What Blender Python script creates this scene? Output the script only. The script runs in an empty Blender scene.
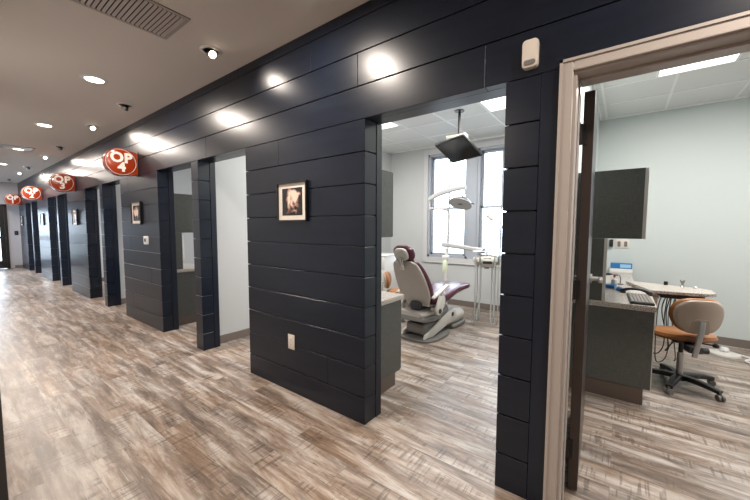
import bpy, bmesh, math, random
from mathutils import Vector, Matrix
R = math.radians
rnd = random.Random(7)
S = bpy.context.scene
COL = S.collection

# ------------------------------------------------------------------ camera
H = 2.8227          # hall ceiling
HR = 2.87           # room ceilings
HEAD = 2.10         # opening heads
YB = 3.823          # window wall
PER = 3.382         # room spacing along the hall
T = 0.178           # hall wall thickness
XEND = -16.2
YOPP = -1.6

yaw, pit, rol = R(36.8745), R(-3.8708), R(0.1626)
F = Vector((-math.sin(yaw)*math.cos(pit), math.cos(yaw)*math.cos(pit), math.sin(pit)))
Rt = Vector((math.cos(yaw), math.sin(yaw), 0)); Up = Rt.cross(F)
Rt, Up = Rt*math.cos(rol)+Up*math.sin(rol), -Rt*math.sin(rol)+Up*math.cos(rol)
cd = bpy.data.cameras.new('camera'); cam = bpy.data.objects.new('camera', cd); COL.objects.link(cam)
cd.sensor_width = 36; cd.lens = 330/750*36; cd.clip_start = 0.02; cd.clip_end = 200
M4 = Matrix((Rt, Up, -F)).transposed().to_4x4(); M4.translation = Vector((0, -1.7353, 1.3803))
cam.matrix_world = M4
S.camera = cam

# ------------------------------------------------------------------ world, exposure
S.view_settings.view_transform = 'Standard'; S.view_settings.look = 'None'
S.view_settings.exposure = 0.0; S.view_settings.gamma = 1; S.view_settings.use_curve_mapping = False
w = bpy.data.worlds.new('sky'); S.world = w; w.use_nodes = True
bgn = w.node_tree.nodes['Background']
bgn.inputs[0].default_value = (0.72, 0.85, 1.0, 1); bgn.inputs[1].default_value = 9.5
P_DOWN, P_GIMBAL, P_PANEL = 38.0, 11.0, 56.0
WARM = (1.0, 0.88, 0.77); NEUT = (1.0, 0.96, 0.90)
try:
    S.cycles.sample_clamp_indirect = 6.0
    S.cycles.use_denoising = True; S.cycles.denoising_prefilter = 'ACCURATE'; S.cycles.denoising_input_passes = 'RGB_ALBEDO_NORMAL'
    S.cycles.max_bounces = 10; S.cycles.diffuse_bounces = 6; S.cycles.transparent_max_bounces = 16
    S.cycles.caustics_reflective = False; S.cycles.caustics_refractive = False
except Exception: pass

# ------------------------------------------------------------------ materials
def srgb(r, g, b):
    f = lambda c: (c/255/12.92) if c/255 <= .04045 else ((c/255+.055)/1.055)**2.4
    return (f(r), f(g), f(b), 1)
def mat(name, col, rough=.5, metal=0, emis=None, es=0, bump=0, bscale=60, spec=None, var=0, vscale=8, coat=0):
    m = bpy.data.materials.new(name); m.use_nodes = True; nt = m.node_tree; b = nt.nodes['Principled BSDF']
    b.inputs['Base Color'].default_value = col; b.inputs['Roughness'].default_value = rough; b.inputs['Metallic'].default_value = metal
    if spec is not None: b.inputs['Specular IOR Level'].default_value = spec
    if coat: b.inputs['Coat Weight'].default_value = coat; b.inputs['Coat Roughness'].default_value = .12
    if emis: b.inputs['Emission Color'].default_value = emis; b.inputs['Emission Strength'].default_value = es
    if bump or var:
        tc = nt.nodes.new('ShaderNodeTexCoord'); n = nt.nodes.new('ShaderNodeTexNoise')
        n.inputs['Scale'].default_value = bscale; n.inputs['Detail'].default_value = 4
        nt.links.new(tc.outputs['Object'], n.inputs['Vector'])
        if bump:
            bp = nt.nodes.new('ShaderNodeBump'); bp.inputs['Strength'].default_value = bump; bp.inputs['Distance'].default_value = .002
            nt.links.new(n.outputs['Fac'], bp.inputs['Height']); nt.links.new(bp.outputs['Normal'], b.inputs['Normal'])
        if var:
            n2 = nt.nodes.new('ShaderNodeTexNoise'); n2.inputs['Scale'].default_value = vscale; n2.inputs['Detail'].default_value = 5
            nt.links.new(tc.outputs['Object'], n2.inputs['Vector'])
            mx = nt.nodes.new('ShaderNodeMix'); mx.data_type = 'RGBA'
            mx.inputs['A'].default_value = tuple(c*(1-var) for c in col[:3])+(1,); mx.inputs['B'].default_value = tuple(min(1, c*(1+var)) for c in col[:3])+(1,)
            nt.links.new(n2.outputs['Fac'], mx.inputs['Factor']); nt.links.new(mx.outputs['Result'], b.inputs['Base Color'])
    return m

def navy_mat(name, vertical=False):
    m = bpy.data.materials.new(name); m.use_nodes = True; nt = m.node_tree; b = nt.nodes['Principled BSDF']
    L = nt.links.new
    tc = nt.nodes.new('ShaderNodeTexCoord'); mp = nt.nodes.new('ShaderNodeMapping')
    mp.inputs['Scale'].default_value = (4, 4, .7) if vertical else (1.1, 2, 10)
    L(tc.outputs['Object'], mp.inputs['Vector'])
    n = nt.nodes.new('ShaderNodeTexNoise'); n.inputs['Scale'].default_value = 2.2; n.inputs['Detail'].default_value = 3; n.inputs['Roughness'].default_value = .5
    L(mp.outputs['Vector'], n.inputs['Vector'])
    cr = nt.nodes.new('ShaderNodeValToRGB'); cr.color_ramp.elements[0].position = .3; cr.color_ramp.elements[1].position = .75
    cr.color_ramp.elements[0].color = (0.0055, 0.0085, 0.0170, 1); cr.color_ramp.elements[1].color = (0.0085, 0.0135, 0.0265, 1)
    L(n.outputs['Fac'], cr.inputs['Fac']); L(cr.outputs['Color'], b.inputs['Base Color'])
    rr = nt.nodes.new('ShaderNodeMapRange'); rr.inputs['From Min'].default_value = .3; rr.inputs['From Max'].default_value = .7; rr.inputs['To Min'].default_value = .255; rr.inputs['To Max'].default_value = .315
    L(n.outputs['Fac'], rr.inputs['Value']); b.inputs['Roughness'].default_value = .29
    b.inputs['Specular IOR Level'].default_value = .38
    return m

def floor_mat():
    m = bpy.data.materials.new('rustic_plank_floor'); m.use_nodes = True; nt = m.node_tree; b = nt.nodes['Principled BSDF']
    N = nt.nodes.new; L = nt.links.new
    tc = N('ShaderNodeTexCoord')
    br = N('ShaderNodeTexBrick'); br.offset = .37; br.inputs['Scale'].default_value = 1
    br.inputs['Brick Width'].default_value = 1.22; br.inputs['Row Height'].default_value = .18; br.inputs['Mortar Size'].default_value = .0012
    br.inputs['Mortar Smooth'].default_value = .3; br.inputs['Bias'].default_value = 0
    br.inputs['Color1'].default_value = (0, 0, 0, 1); br.inputs['Color2'].default_value = (1, 1, 1, 1); br.inputs['Mortar'].default_value = (.5, .5, .5, 1)
    L(tc.outputs['Object'], br.inputs['Vector'])
    # per plank offset of the grain
    off = N('ShaderNodeVectorMath'); off.operation = 'MULTIPLY'; off.inputs[1].default_value = (7.3, 13.1, 5.7)
    L(br.outputs['Color'], off.inputs[0])
    add = N('ShaderNodeVectorMath'); add.operation = 'ADD'; L(tc.outputs['Object'], add.inputs[0]); L(off.outputs[0], add.inputs[1])
    def noise(scale_vec, scale, detail, rough=.6, dist=0, src=add):
        mp = N('ShaderNodeMapping'); mp.inputs['Scale'].default_value = scale_vec; L(src.outputs[0], mp.inputs['Vector'])
        n = N('ShaderNodeTexNoise'); n.inputs['Scale'].default_value = scale; n.inputs['Detail'].default_value = detail
        n.inputs['Roughness'].default_value = rough; n.inputs['Distortion'].default_value = dist
        L(mp.outputs['Vector'], n.inputs['Vector']); return n
    def ramp(src, stops):
        r = N('ShaderNodeValToRGB'); e = r.color_ramp.elements
        while len(e) < len(stops): e.new(.5)
        for i, (p, c) in enumerate(stops): e[i].position = p; e[i].color = c if len(c) == 4 else tuple(c)+(1,)
        L(src, r.inputs['Fac']); return r
    def mix(fac, a, bb, typ='MIX'):
        x = N('ShaderNodeMix'); x.data_type = 'RGBA'; x.blend_type = typ
        if isinstance(fac, float): x.inputs['Factor'].default_value = fac
        else: L(fac, x.inputs['Factor'])
        for s_, v in (('A', a), ('B', bb)):
            if isinstance(v, tuple): x.inputs[s_].default_value = v
            else: L(v, x.inputs[s_])
        return x.outputs['Result']
    g1 = noise((1, 7.5, 1), 1.5, 12, .70, .35)          # broad streaks along the plank
    base = ramp(g1.outputs['Fac'], [(.32, srgb(66, 56, 49)), (.42, srgb(116, 98, 85)), (.49, srgb(152, 136, 122)), (.55, srgb(182, 170, 160)), (.64, srgb(214, 208, 202))])
    g2 = noise((1, 4, 1), 1.0, 6, .6, .3)            # washed grey versus tan
    tone = ramp(g2.outputs['Fac'], [(.40, srgb(150, 122, 100)), (.5, srgb(148, 133, 122)), (.60, srgb(160, 156, 154))])
    c = mix(.30, base.outputs['Color'], tone.outputs['Color'])
    # dark brown smoky patches
    g3 = noise((1, 4.2, 1), 1.5, 7, .62, .3)
    pm = ramp(g3.outputs['Fac'], [(.53, (0, 0, 0)), (.66, (1, 1, 1))])
    k = N('ShaderNodeMath'); k.operation = 'MULTIPLY'; k.inputs[1].default_value = .66; L(pm.outputs['Color'], k.inputs[0])
    c = mix(k.outputs[0], c, srgb(70, 58, 49))
    # saw marks across the plank
    g4 = noise((38, 2.2, 1), 1.5, 3, .5, .5)
    sm = ramp(g4.outputs['Fac'], [(.52, (0, 0, 0)), (.62, (1, 1, 1))])
    g5 = noise((1, 3, 1), 2.6, 3, .5)
    sk = ramp(g5.outputs['Fac'], [(.48, (0, 0, 0)), (.58, (1, 1, 1))])
    k2 = N('ShaderNodeMath'); k2.operation = 'MULTIPLY'; L(sm.outputs['Color'], k2.inputs[0]); L(sk.outputs['Color'], k2.inputs[1])
    k3 = N('ShaderNodeMath'); k3.operation = 'MULTIPLY'; k3.inputs[1].default_value = .55; L(k2.outputs[0], k3.inputs[0])
    c = mix(k3.outputs[0], c, srgb(74, 62, 54))
    # fine cracks and pale fibres along the grain
    g6 = noise((1.8, 20, 1), 2.4, 8, .68, 1.2)
    cr_ = ramp(g6.outputs['Fac'], [(.34, (1, 1, 1)), (.40, (0, 0, 0))])
    k4 = N('ShaderNodeMath'); k4.operation = 'MULTIPLY'; k4.inputs[1].default_value = .8; L(cr_.outputs['Color'], k4.inputs[0])
    c = mix(k4.outputs[0], c, srgb(66, 54, 46))
    pf = ramp(g6.outputs['Fac'], [(.60, (0, 0, 0)), (.72, (1, 1, 1))])
    k5 = N('ShaderNodeMath'); k5.operation = 'MULTIPLY'; k5.inputs[1].default_value = .75; L(pf.outputs['Color'], k5.inputs[0])
    c = mix(k5.outputs[0], c, srgb(214, 204, 194))
    # plank to plank value
    pv = ramp(br.outputs['Color'], [(0, (.84, .84, .84)), (1, (1.0, 1.0, 1.0))])
    c = mix(1.0, c, pv.outputs['Color'], 'MULTIPLY')
    kb_ = N('ShaderNodeMath'); kb_.operation = 'MULTIPLY'; kb_.inputs[1].default_value = .45; L(br.outputs['Fac'], kb_.inputs[0])
    c = mix(kb_.outputs[0], c, srgb(84, 72, 62))
    L(c, b.inputs['Base Color'])
    rr = N('ShaderNodeMapRange'); rr.inputs['To Min'].default_value = .26; rr.inputs['To Max'].default_value = .44
    L(g1.outputs['Fac'], rr.inputs['Value']); L(rr.outputs['Result'], b.inputs['Roughness'])
    bp = N('ShaderNodeBump'); bp.inputs['Strength'].default_value = .25; bp.inputs['Distance'].default_value = .002
    L(g6.outputs['Fac'], bp.inputs['Height']); L(bp.outputs['Normal'], b.inputs['Normal'])
    return m

def speckle_mat(name, base, spots):
    m = bpy.data.materials.new(name); m.use_nodes = True; nt = m.node_tree; b = nt.nodes['Principled BSDF']; L = nt.links.new
    tc = nt.nodes.new('ShaderNodeTexCoord'); n = nt.nodes.new('ShaderNodeTexNoise'); n.inputs['Scale'].default_value = 170; n.inputs['Detail'].default_value = 3
    L(tc.outputs['Object'], n.inputs['Vector'])
    cr = nt.nodes.new('ShaderNodeValToRGB'); e = cr.color_ramp.elements; e[0].position = .42; e[0].color = spots; e[1].position = .56; e[1].color = base
    L(n.outputs['Fac'], cr.inputs['Fac']); L(cr.outputs['Color'], b.inputs['Base Color']); b.inputs['Roughness'].default_value = .3
    return m
def linen_mat(name, c1, c2):
    m = bpy.data.materials.new(name); m.use_nodes = True; nt = m.node_tree; b = nt.nodes['Principled BSDF']; L = nt.links.new
    tc = nt.nodes.new('ShaderNodeTexCoord')
    outs = []
    for sc in ((260, 260, 14), (14, 14, 260)):
        mp = nt.nodes.new('ShaderNodeMapping'); mp.inputs['Scale'].default_value = sc; L(tc.outputs['Object'], mp.inputs['Vector'])
        n = nt.nodes.new('ShaderNodeTexNoise'); n.inputs['Scale'].default_value = 1; n.inputs['Detail'].default_value = 2; L(mp.outputs['Vector'], n.inputs['Vector']); outs.append(n)
    a = nt.nodes.new('ShaderNodeMath'); a.operation = 'ADD'; L(outs[0].outputs['Fac'], a.inputs[0]); L(outs[1].outputs['Fac'], a.inputs[1])
    cr = nt.nodes.new('ShaderNodeMapRange'); cr.inputs['From Min'].default_value = .7; cr.inputs['From Max'].default_value = 1.3; L(a.outputs[0], cr.inputs['Value'])
    mx = nt.nodes.new('ShaderNodeMix'); mx.data_type = 'RGBA'; mx.inputs['A'].default_value = c1; mx.inputs['B'].default_value = c2
    L(cr.outputs['Result'], mx.inputs['Factor']); L(mx.outputs['Result'], b.inputs['Base Color']); b.inputs['Roughness'].default_value = .45
    return m
def glass_mat(name, tint=(1, 1, 1, 1)):
    m = bpy.data.materials.new(name); m.use_nodes = True; nt = m.node_tree; nt.nodes.clear(); L = nt.links.new
    o = nt.nodes.new('ShaderNodeOutputMaterial'); t = nt.nodes.new('ShaderNodeBsdfTransparent'); t.inputs[0].default_value = tint
    g = nt.nodes.new('ShaderNodeBsdfGlossy'); g.inputs['Roughness'].default_value = .02
    f = nt.nodes.new('ShaderNodeFresnel'); f.inputs['IOR'].default_value = 1.45
    mx = nt.nodes.new('ShaderNodeMixShader'); L(f.outputs[0], mx.inputs[0]); L(t.outputs[0], mx.inputs[1]); L(g.outputs[0], mx.inputs[2]); L(mx.outputs[0], o.inputs[0])
    return m
def emit_mat(name, col, s):
    m = bpy.data.materials.new(name); m.use_nodes = True; nt = m.node_tree; nt.nodes.clear()
    o = nt.nodes.new('ShaderNodeOutputMaterial'); e = nt.nodes.new('ShaderNodeEmission'); e.inputs[0].default_value = col; e.inputs[1].default_value = s
    nt.links.new(e.outputs[0], o.inputs[0]); return m
def picture_mat(name, seed, centre, size):
    """blurred pale bloom on a near-black ground"""
    m = bpy.data.materials.new(name); m.use_nodes = True; nt = m.node_tree; b = nt.nodes['Principled BSDF']; L = nt.links.new
    tc = nt.nodes.new('ShaderNodeTexCoord'); mp = nt.nodes.new('ShaderNodeMapping'); mp.inputs['Location'].default_value = (seed, 0, seed*2.3)
    L(tc.outputs['Object'], mp.inputs['Vector'])
    n = nt.nodes.new('ShaderNodeTexNoise'); n.inputs['Scale'].default_value = 11; n.inputs['Detail'].default_value = 3; n.inputs['Distortion'].default_value = .6
    L(mp.outputs['Vector'], n.inputs['Vector'])
    d = nt.nodes.new('ShaderNodeVectorMath'); d.operation = 'DISTANCE'; d.inputs[1].default_value = centre; L(tc.outputs['Object'], d.inputs[0])
    mr = nt.nodes.new('ShaderNodeMapRange'); mr.inputs['From Min'].default_value = .02; mr.inputs['From Max'].default_value = size; mr.inputs['To Min'].default_value = .22; mr.inputs['To Max'].default_value = -.18
    L(d.outputs['Value'], mr.inputs['Value'])
    a = nt.nodes.new('ShaderNodeMath'); a.operation = 'ADD'; L(n.outputs['Fac'], a.inputs[0]); L(mr.outputs['Result'], a.inputs[1])
    cr = nt.nodes.new('ShaderNodeValToRGB'); e = cr.color_ramp.elements; e[0].position = .44; e[0].color = srgb(26, 22, 22); e[1].position = .52; e[1].color = srgb(150, 110, 96)
    x = e.new(.62); x.color = srgb(226, 206, 190)
    L(a.outputs[0], cr.inputs['Fac']); L(cr.outputs['Color'], b.inputs['Base Color']); b.inputs['Roughness'].default_value = .25
    return m

NAVY = navy_mat('navy_shiplap_paint'); NAVYV = navy_mat('navy_trim_paint', True)
FLOOR = floor_mat()
WALL = mat('pale_grey_wall_paint', srgb(193, 195, 196), .6, bump=.1, bscale=220)
HCEIL = mat('hall_ceiling_paint', srgb(214, 206, 199), .8, bump=.15, bscale=160)
TILE = mat('ceiling_tile', srgb(222, 224, 224), .85, bump=.3, bscale=300)
TBAR = mat('ceiling_grid_metal', srgb(238, 240, 240), .4)
TRIM = mat('taupe_trim_paint', srgb(168, 160, 155), .35)
BASEB = mat('taupe_vinyl_baseboard', srgb(116, 106, 100), .5)
WFRAME = mat('white_window_frame', srgb(170, 176, 186), .4)
WCAS = mat('pale_window_casing_paint', srgb(204, 204, 206), .4)
GLASS = glass_mat('window_glass')
DOORW = mat('espresso_door_wood', srgb(50, 40, 37), .3, var=.25, vscale=12)
DARKFR = mat('dark_bronze_frame', srgb(34, 32, 32), .35, metal=.3)
CHROME = mat('brushed_chrome', srgb(190, 190, 190), .22, metal=1)
STEEL = mat('satin_steel', srgb(150, 148, 145), .35, metal=1)
BLACK = mat('black_plastic', srgb(24, 24, 26), .4)
DGREY = mat('dark_grey_plastic', srgb(62, 62, 64), .5)
WPLAST = mat('warm_white_plastic', srgb(214, 206, 196), .35)
WHITEP = mat('white_enamel', srgb(222, 222, 220), .3)
LAMIN = linen_mat('charcoal_linen_laminate', srgb(66, 69, 67), srgb(90, 92, 89))
TOE = mat('taupe_toe_kick', srgb(94, 82, 76), .35)
EDGE = mat('pale_laminate_edge', srgb(196, 194, 190), .4)
COUNT = speckle_mat('speckled_stone_counter', srgb(212, 206, 199), srgb(122, 108, 98))
ORANGE = mat('orange_red_acrylic', srgb(156, 52, 14), .22, coat=.6)
WHITE = mat('white_letter_acrylic', srgb(240, 234, 226), .35)
TAN = mat('caramel_vinyl', srgb(158, 106, 64), .38, var=.12, vscale=10)
BEIGESH = mat('taupe_seat_shell', srgb(186, 170, 156), .35)
MAROON = mat('maroon_vinyl', srgb(78, 26, 44), .3, var=.1)
SHELL = mat('warm_grey_chair_shell', srgb(188, 183, 178), .38)
EQW = mat('equipment_white', srgb(176, 177, 178), .35)
SILVER = mat('silver_painted_metal', srgb(196, 196, 194), .3, metal=.6)
SHELLD = mat('grey_chair_casting', srgb(116, 114, 112), .38)
SHELLW = mat('ivory_chair_cover', srgb(204, 201, 195), .3)
MIRROR = mat('mirror_reflector', srgb(150, 150, 152), .12, metal=1)
SCREEN = mat('monitor_screen_glass', srgb(26, 26, 30), .12)
MATB = mat('ivory_picture_mat', srgb(226, 218, 208), .6)
FRAMEB = mat('black_picture_frame', srgb(16, 16, 17), .3)
BLUEB = mat('blue_glove_box_card', srgb(44, 110, 168), .5)
LBLUE = mat('pale_blue_print', srgb(150, 196, 226), .5)
RED = mat('red_plastic', srgb(170, 44, 36), .4)
LAMPW = emit_mat('downlight_lens_glow', (1, .88, .72, 1), 14)
GIMW = emit_mat('gimbal_bulb_glow', (1, .84, .66, 1), 22)
PANELW = emit_mat('troffer_lens_glow', (1, .985, .95, 1), 2.6)
SOAP = mat('pale_bottle_plastic', srgb(214, 224, 196), .3)

# ------------------------------------------------------------------ mesh helpers
def tr(bm, verts, M):
    bmesh.ops.transform(bm, matrix=M, verts=verts)
def bx(bm, x0, x1, y0, y1, z0, z1, bev=0, seg=2, M=None):
    r = bmesh.ops.create_cube(bm, size=1); v = r['verts']
    tr(bm, v, Matrix.Translation(((x0+x1)/2, (y0+y1)/2, (z0+z1)/2)) @ Matrix.Diagonal((abs(x1-x0), abs(y1-y0), abs(z1-z0), 1)))
    if bev:
        es = list({e for q in v for e in q.link_edges})
        r = bmesh.ops.bevel(bm, geom=es, offset=bev, segments=seg, affect='EDGES', profile=.5)
        v = list({q for f in r['faces'] for q in f.verts})
        # all verts of the island
        v = island(v[0])
    if M: tr(bm, v, M)
    return v
def island(v0):
    seen = {v0}; st = [v0]
    while st:
        a = st.pop()
        for e in a.link_edges:
            b = e.other_vert(a)
            if b not in seen: seen.add(b); st.append(b)
    return list(seen)
def cyl(bm, p0, p1, r0, r1=None, n=20, caps=True):
    p0, p1 = Vector(p0), Vector(p1); d = p1-p0
    r = bmesh.ops.create_cone(bm, cap_ends=caps, segments=n, radius1=r0, radius2=r0 if r1 is None else r1, depth=d.length)
    q = Vector((0, 0, 1)).rotation_difference(d.normalized())
    tr(bm, r['verts'], Matrix.Translation((p0+p1)/2) @ q.to_matrix().to_4x4())
    return r['verts']
def lathe(bm, prof, n=28, M=None):
    """prof: (r,z) list"""
    rings = []
    for r, z in prof:
        if r < 1e-6: rings.append([bm.verts.new((0, 0, z))])
        else: rings.append([bm.verts.new((r*math.cos(2*math.pi*i/n), r*math.sin(2*math.pi*i/n), z)) for i in range(n)])
    for a, b in zip(rings, rings[1:]):
        for i in range(n):
            j = (i+1) % n
            if len(a) == 1 and len(b) == 1: continue
            if len(a) == 1: bm.faces.new((a[0], b[i], b[j]))
            elif len(b) == 1: bm.faces.new((a[i], a[j], b[0]))
            else: bm.faces.new((a[i], a[j], b[j], b[i]))
    for e, flip in ((rings[0], True), (rings[-1], False)):
        if len(e) > 1: bm.faces.new(list(reversed(e)) if flip else e)
    v = [q for r in rings for q in r]
    if M: tr(bm, v, M)
    return v
def spline(pts, sub=6):
    pts = [Vector(p) for p in pts]; out = []
    for i in range(len(pts)-1):
        p0 = pts[max(i-1, 0)]; p1 = pts[i]; p2 = pts[i+1]; p3 = pts[min(i+2, len(pts)-1)]
        for k in range(sub):
            t = k/sub
            out.append(.5*((2*p1)+(-p0+p2)*t+(2*p0-5*p1+4*p2-p3)*t*t+(-p0+3*p1-3*p2+p3)*t**3))
    out.append(pts[-1]); return out
def sweep(bm, pts, shape, up=(0, 0, 1), scale=None, smooth=0):
    """sweep a closed 2-D shape [(a,b)] along pts; a is sideways, b is up"""
    if smooth:
        n0 = len(pts); pts = spline(pts, smooth)
        if scale: scale = [scale[min(i//smooth, n0-2)]*(1-(i % smooth)/smooth)+scale[min(i//smooth+1, n0-1)]*((i % smooth)/smooth) for i in range(len(pts))]
    pts = [Vector(p) for p in pts]; upv = Vector(up); rings = []; prev = None
    for i, p in enumerate(pts):
        d = (pts[min(i+1, len(pts)-1)]-pts[max(i-1, 0)]).normalized()
        s = d.cross(upv)
        if s.length < 1e-3: s = prev if prev else d.cross(Vector((0, 1, 0)))
        s.normalize()
        if prev and s.dot(prev) < 0: s = -s
        prev = s; u = s.cross(d).normalized(); k = scale[i] if scale else 1
        rings.append([bm.verts.new(p+s*a*k+u*b*k) for a, b in shape])
    n = len(shape)
    for a, b in zip(rings, rings[1:]):
        for i in range(n): bm.faces.new((a[i], a[(i+1) % n], b[(i+1) % n], b[i]))
    bm.faces.new(rings[0]); bm.faces.new(list(reversed(rings[-1])))
    return [q for r in rings for q in r]
def circ(r, n=12): return [(r*math.cos(2*math.pi*i/n), r*math.sin(2*math.pi*i/n)) for i in range(n)]
def rrect(w, h, r, n=4):
    out = []
    for cx, cy, a0 in ((w/2-r, h/2-r, 0), (-w/2+r, h/2-r, 90), (-w/2+r, -h/2+r, 180), (w/2-r, -h/2+r, 270)):
        for k in range(n+1):
            a = R(a0+90*k/n); out.append((cx+r*math.cos(a), cy+r*math.sin(a)))
    return out
def tube(bm, pts, r, n=8, smooth=6): return sweep(bm, pts, circ(r, n), smooth=smooth)
def prism(bm, outline, d0, d1, M=None, bev=0, seg=2):
    """outline in local XY, extruded from z=d0 to d1"""
    lo = [bm.verts.new((x, y, d0)) for x, y in outline]; hi = [bm.verts.new((x, y, d1)) for x, y in outline]
    n = len(lo); bot = bm.faces.new(list(reversed(lo))); top = bm.faces.new(hi)
    for i in range(n): bm.faces.new((lo[i], lo[(i+1) % n], hi[(i+1) % n], hi[i]))
    v = lo+hi
    if bev:
        es = list(set(bot.edges) | set(top.edges))
        bmesh.ops.bevel(bm, geom=es, offset=bev, segments=seg, affect='EDGES', profile=.6)
        f = [q for q in bm.verts if q.is_valid]
        v = island(next(q for q in lo+hi if q.is_valid)) if any(q.is_valid for q in lo+hi) else island(bm.verts[-1] if not bm.verts.ensure_lookup_table() else None)
    if M: tr(bm, v, M)
    return v
def BM(): return bmesh.new()
def mk(name, bm, m, parent=None, smooth=True, angle=35):
    bmesh.ops.recalc_face_normals(bm, faces=bm.faces)
    me = bpy.data.meshes.new(name); bm.to_mesh(me); bm.free()
    me.materials.append(m)
    if smooth:
        for p in me.polygons: p.use_smooth = True
        try: me.set_sharp_from_angle(angle=R(angle))
        except Exception: pass
    o = bpy.data.objects.new(name, me); COL.objects.link(o)
    if parent: o.parent = parent
    return o
def tag(o, label=None, cat=None, group=None, kind=None):
    if label: o['label'] = label
    if cat: o['category'] = cat
    if group: o['group'] = group
    if kind: o['kind'] = kind
    return o
def thing(name, label, cat, loc=(0, 0, 0), rz=0, group=None):
    o = bpy.data.objects.new(name, None); COL.objects.link(o); o.location = loc; o.rotation_euler = (0, 0, rz); o.empty_display_size = .1
    return tag(o, label, cat, group)
def struct(name, bm, m, parent=None, smooth=False, label=None):
    o = mk(name, bm, m, parent, smooth)
    if not parent: o['kind'] = 'structure'
    if label: o['label'] = label
    return o
def sroot(name, label=None, loc=(0, 0, 0), rz=0):
    o = bpy.data.objects.new(name, None); COL.objects.link(o); o.location = loc; o.rotation_euler = (0, 0, rz); o['kind'] = 'structure'; o.empty_display_size = .1
    if label: o['label'] = label
    return o
def dup(root, loc, rz=None, label=None, group=None):
    r = root.copy(); COL.objects.link(r); r.location = loc
    if rz is not None: r.rotation_euler = (0, 0, rz)
    if label: r['label'] = label
    if group: r['group'] = group
    def rec(src, dst):
        for ch in [c for c in src.children]:
            c = ch.copy(); COL.objects.link(c); c.parent = dst; rec(ch, c)
    rec(root, r)
    return r
def light(name, kind, loc, energy, col, parent=None, rot=None, **kw):
    d = bpy.data.lights.new(name, kind); d.energy = energy; d.color = col
    for k, v in kw.items(): setattr(d, k, v)
    o = bpy.data.objects.new(name, d); COL.objects.link(o); o.location = loc
    if rot: o.rotation_euler = rot
    if parent: o.parent = parent
    return o

# ================================================================== STRUCTURE
XR = 3.6; YF = -5.2            # right end of the plan, front area behind the camera
XL = -6.6; XG = -9.6
bm = BM(); bx(bm, XEND-.1, XR+.1, YOPP-.15, YB+.2, -.12, 0); bx(bm, XL, XR+.1, YF-.1, YOPP-.15, -.12, 0); struct('floor', bm, FLOOR)
bm = BM(); bx(bm, -60, 60, YB+.2, 60, -.3, -.12); bx(bm, -60, XEND-.1, -60, YB+.2, -.3, -.12); bx(bm, XEND-.1, XL, -60, YOPP-.15, -.3, -.12)
struct('ground', bm, mat('outside_paving', srgb(176, 178, 176), .9, var=.15, vscale=.6), label='pale paved ground outside the windows')
bm = BM(); bx(bm, XEND-.1, XR+.1, YOPP-.15, T, H, H+.3); bx(bm, XL-.1, XR+.1, YF-.1, YOPP-.15, H, H+.3); struct('ceiling', bm, HCEIL, label='plain painted hall ceiling')

BZ = [0.192+.212*i for i in range(10)]      # board joints below the head
BZ = [0.0]+BZ                                # first board is the short one
HZ = [2.10, 2.315, 2.53, 2.745, H]
G = .0031
def boards_panel(bm, x0, x1, wrap=.125, seams=()):
    for z0, z1 in zip(BZ, BZ[1:]):
        cuts = [x0]+[s for s, zz in seams if zz == BZ.index(z0)]+[x1]
        for a, b in zip(cuts, cuts[1:]):
            bx(bm, a+(0 if a == x0 else .001), b-(0 if b == x1 else .001), 0, wrap, z0+(G if z0 else 0), z1-G, bev=.002, seg=1)
    bx(bm, x0+.014, x1-.014, .016, T-.004, 0, HEAD)
def panel(x0, x1, label, seams=(), trim_sides=(1, 1), wide_trim=None):
    bm = BM(); boards_panel(bm, x0, x1 if wide_trim is None else wide_trim, seams=seams)
    o = struct('wall_hall', bm, NAVY, label=label)
    bm = BM()
    if trim_sides[0]: bx(bm, x0-.004, x0+.02, .127, T+.012, 0, HEAD, bev=.002, seg=1)
    if trim_sides[1]: bx(bm, x1-.02, x1+.004, .127, T+.012, 0, HEAD, bev=.002, seg=1)
    if wide_trim is not None: bx(bm, wide_trim+.001, x1, -.001, T, 0, HEAD, bev=.002, seg=1)
    mk('corner_trim', bm, NAVYV, o, False)
    return o
for k in range(5):
    s = -PER*k
    x0 = max(-2.78+s, XEND) if k < 4 else XEND
    sm = [(-2.35+s+.37*((k*7+i*5) % 4)-.1, i) for i in range(1, 11, 2)] if k else [(-2.3, 9), (-1.75, 1)]
    panel(x0, -1.388+s, 'navy shiplap wall panel between the room openings', seams=sm, trim_sides=(k < 4, 1))
for k in range(4):
    s = -PER*k
    panel(-3.845+s, -3.690+s, 'narrow navy shiplap post at a room partition')
panel(-.494, -.257, 'navy shiplap column between the wide opening and the door', wide_trim=-.335, trim_sides=(1, 0))

# header above every opening, long boards with staggered butt joints
bm = BM()
for i, (z0, z1) in enumerate(zip(HZ, HZ[1:])):
    xs = [XEND]; x = XEND+1.1+.9*i
    xe = XR
    while x < xe-.6: xs.append(x); x += 2.9+.45*((i*3) % 4)
    xs.append(xe)
    for a, b in zip(xs, xs[1:]): bx(bm, a+.0008, b-.0008, 0, .06, z0+(G if i else .0), z1-(G if i < 3 else 0), bev=.002, seg=1)
bx(bm, XEND, XR, .018, T-.02, HEAD+.004, H)
bx(bm, XEND, XR, .061, T, HEAD, HEAD+.02)
hd = struct('wall_hall_header', bm, NAVY, label='long navy shiplap header under the hall ceiling')
bm = BM(); bx(bm, XEND, XR, T-.02, T+.012, HEAD+.021, HR+.1); mk('room_side_drywall', bm, WALL, hd, False)
# wall right of the office door (beyond the frame)
bm = BM()
for z0, z1 in zip(BZ, BZ[1:]): bx(bm, .74, XR, 0, .06, z0, z1-G, bev=.002, seg=1)
bx(bm, .74, XR, .06, T, 0, HEAD); bx(bm, .70, .74, 0, T, 0, HEAD)
struct('wall_hall', bm, NAVY, label='navy shiplap wall on the far side of the door')

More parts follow.
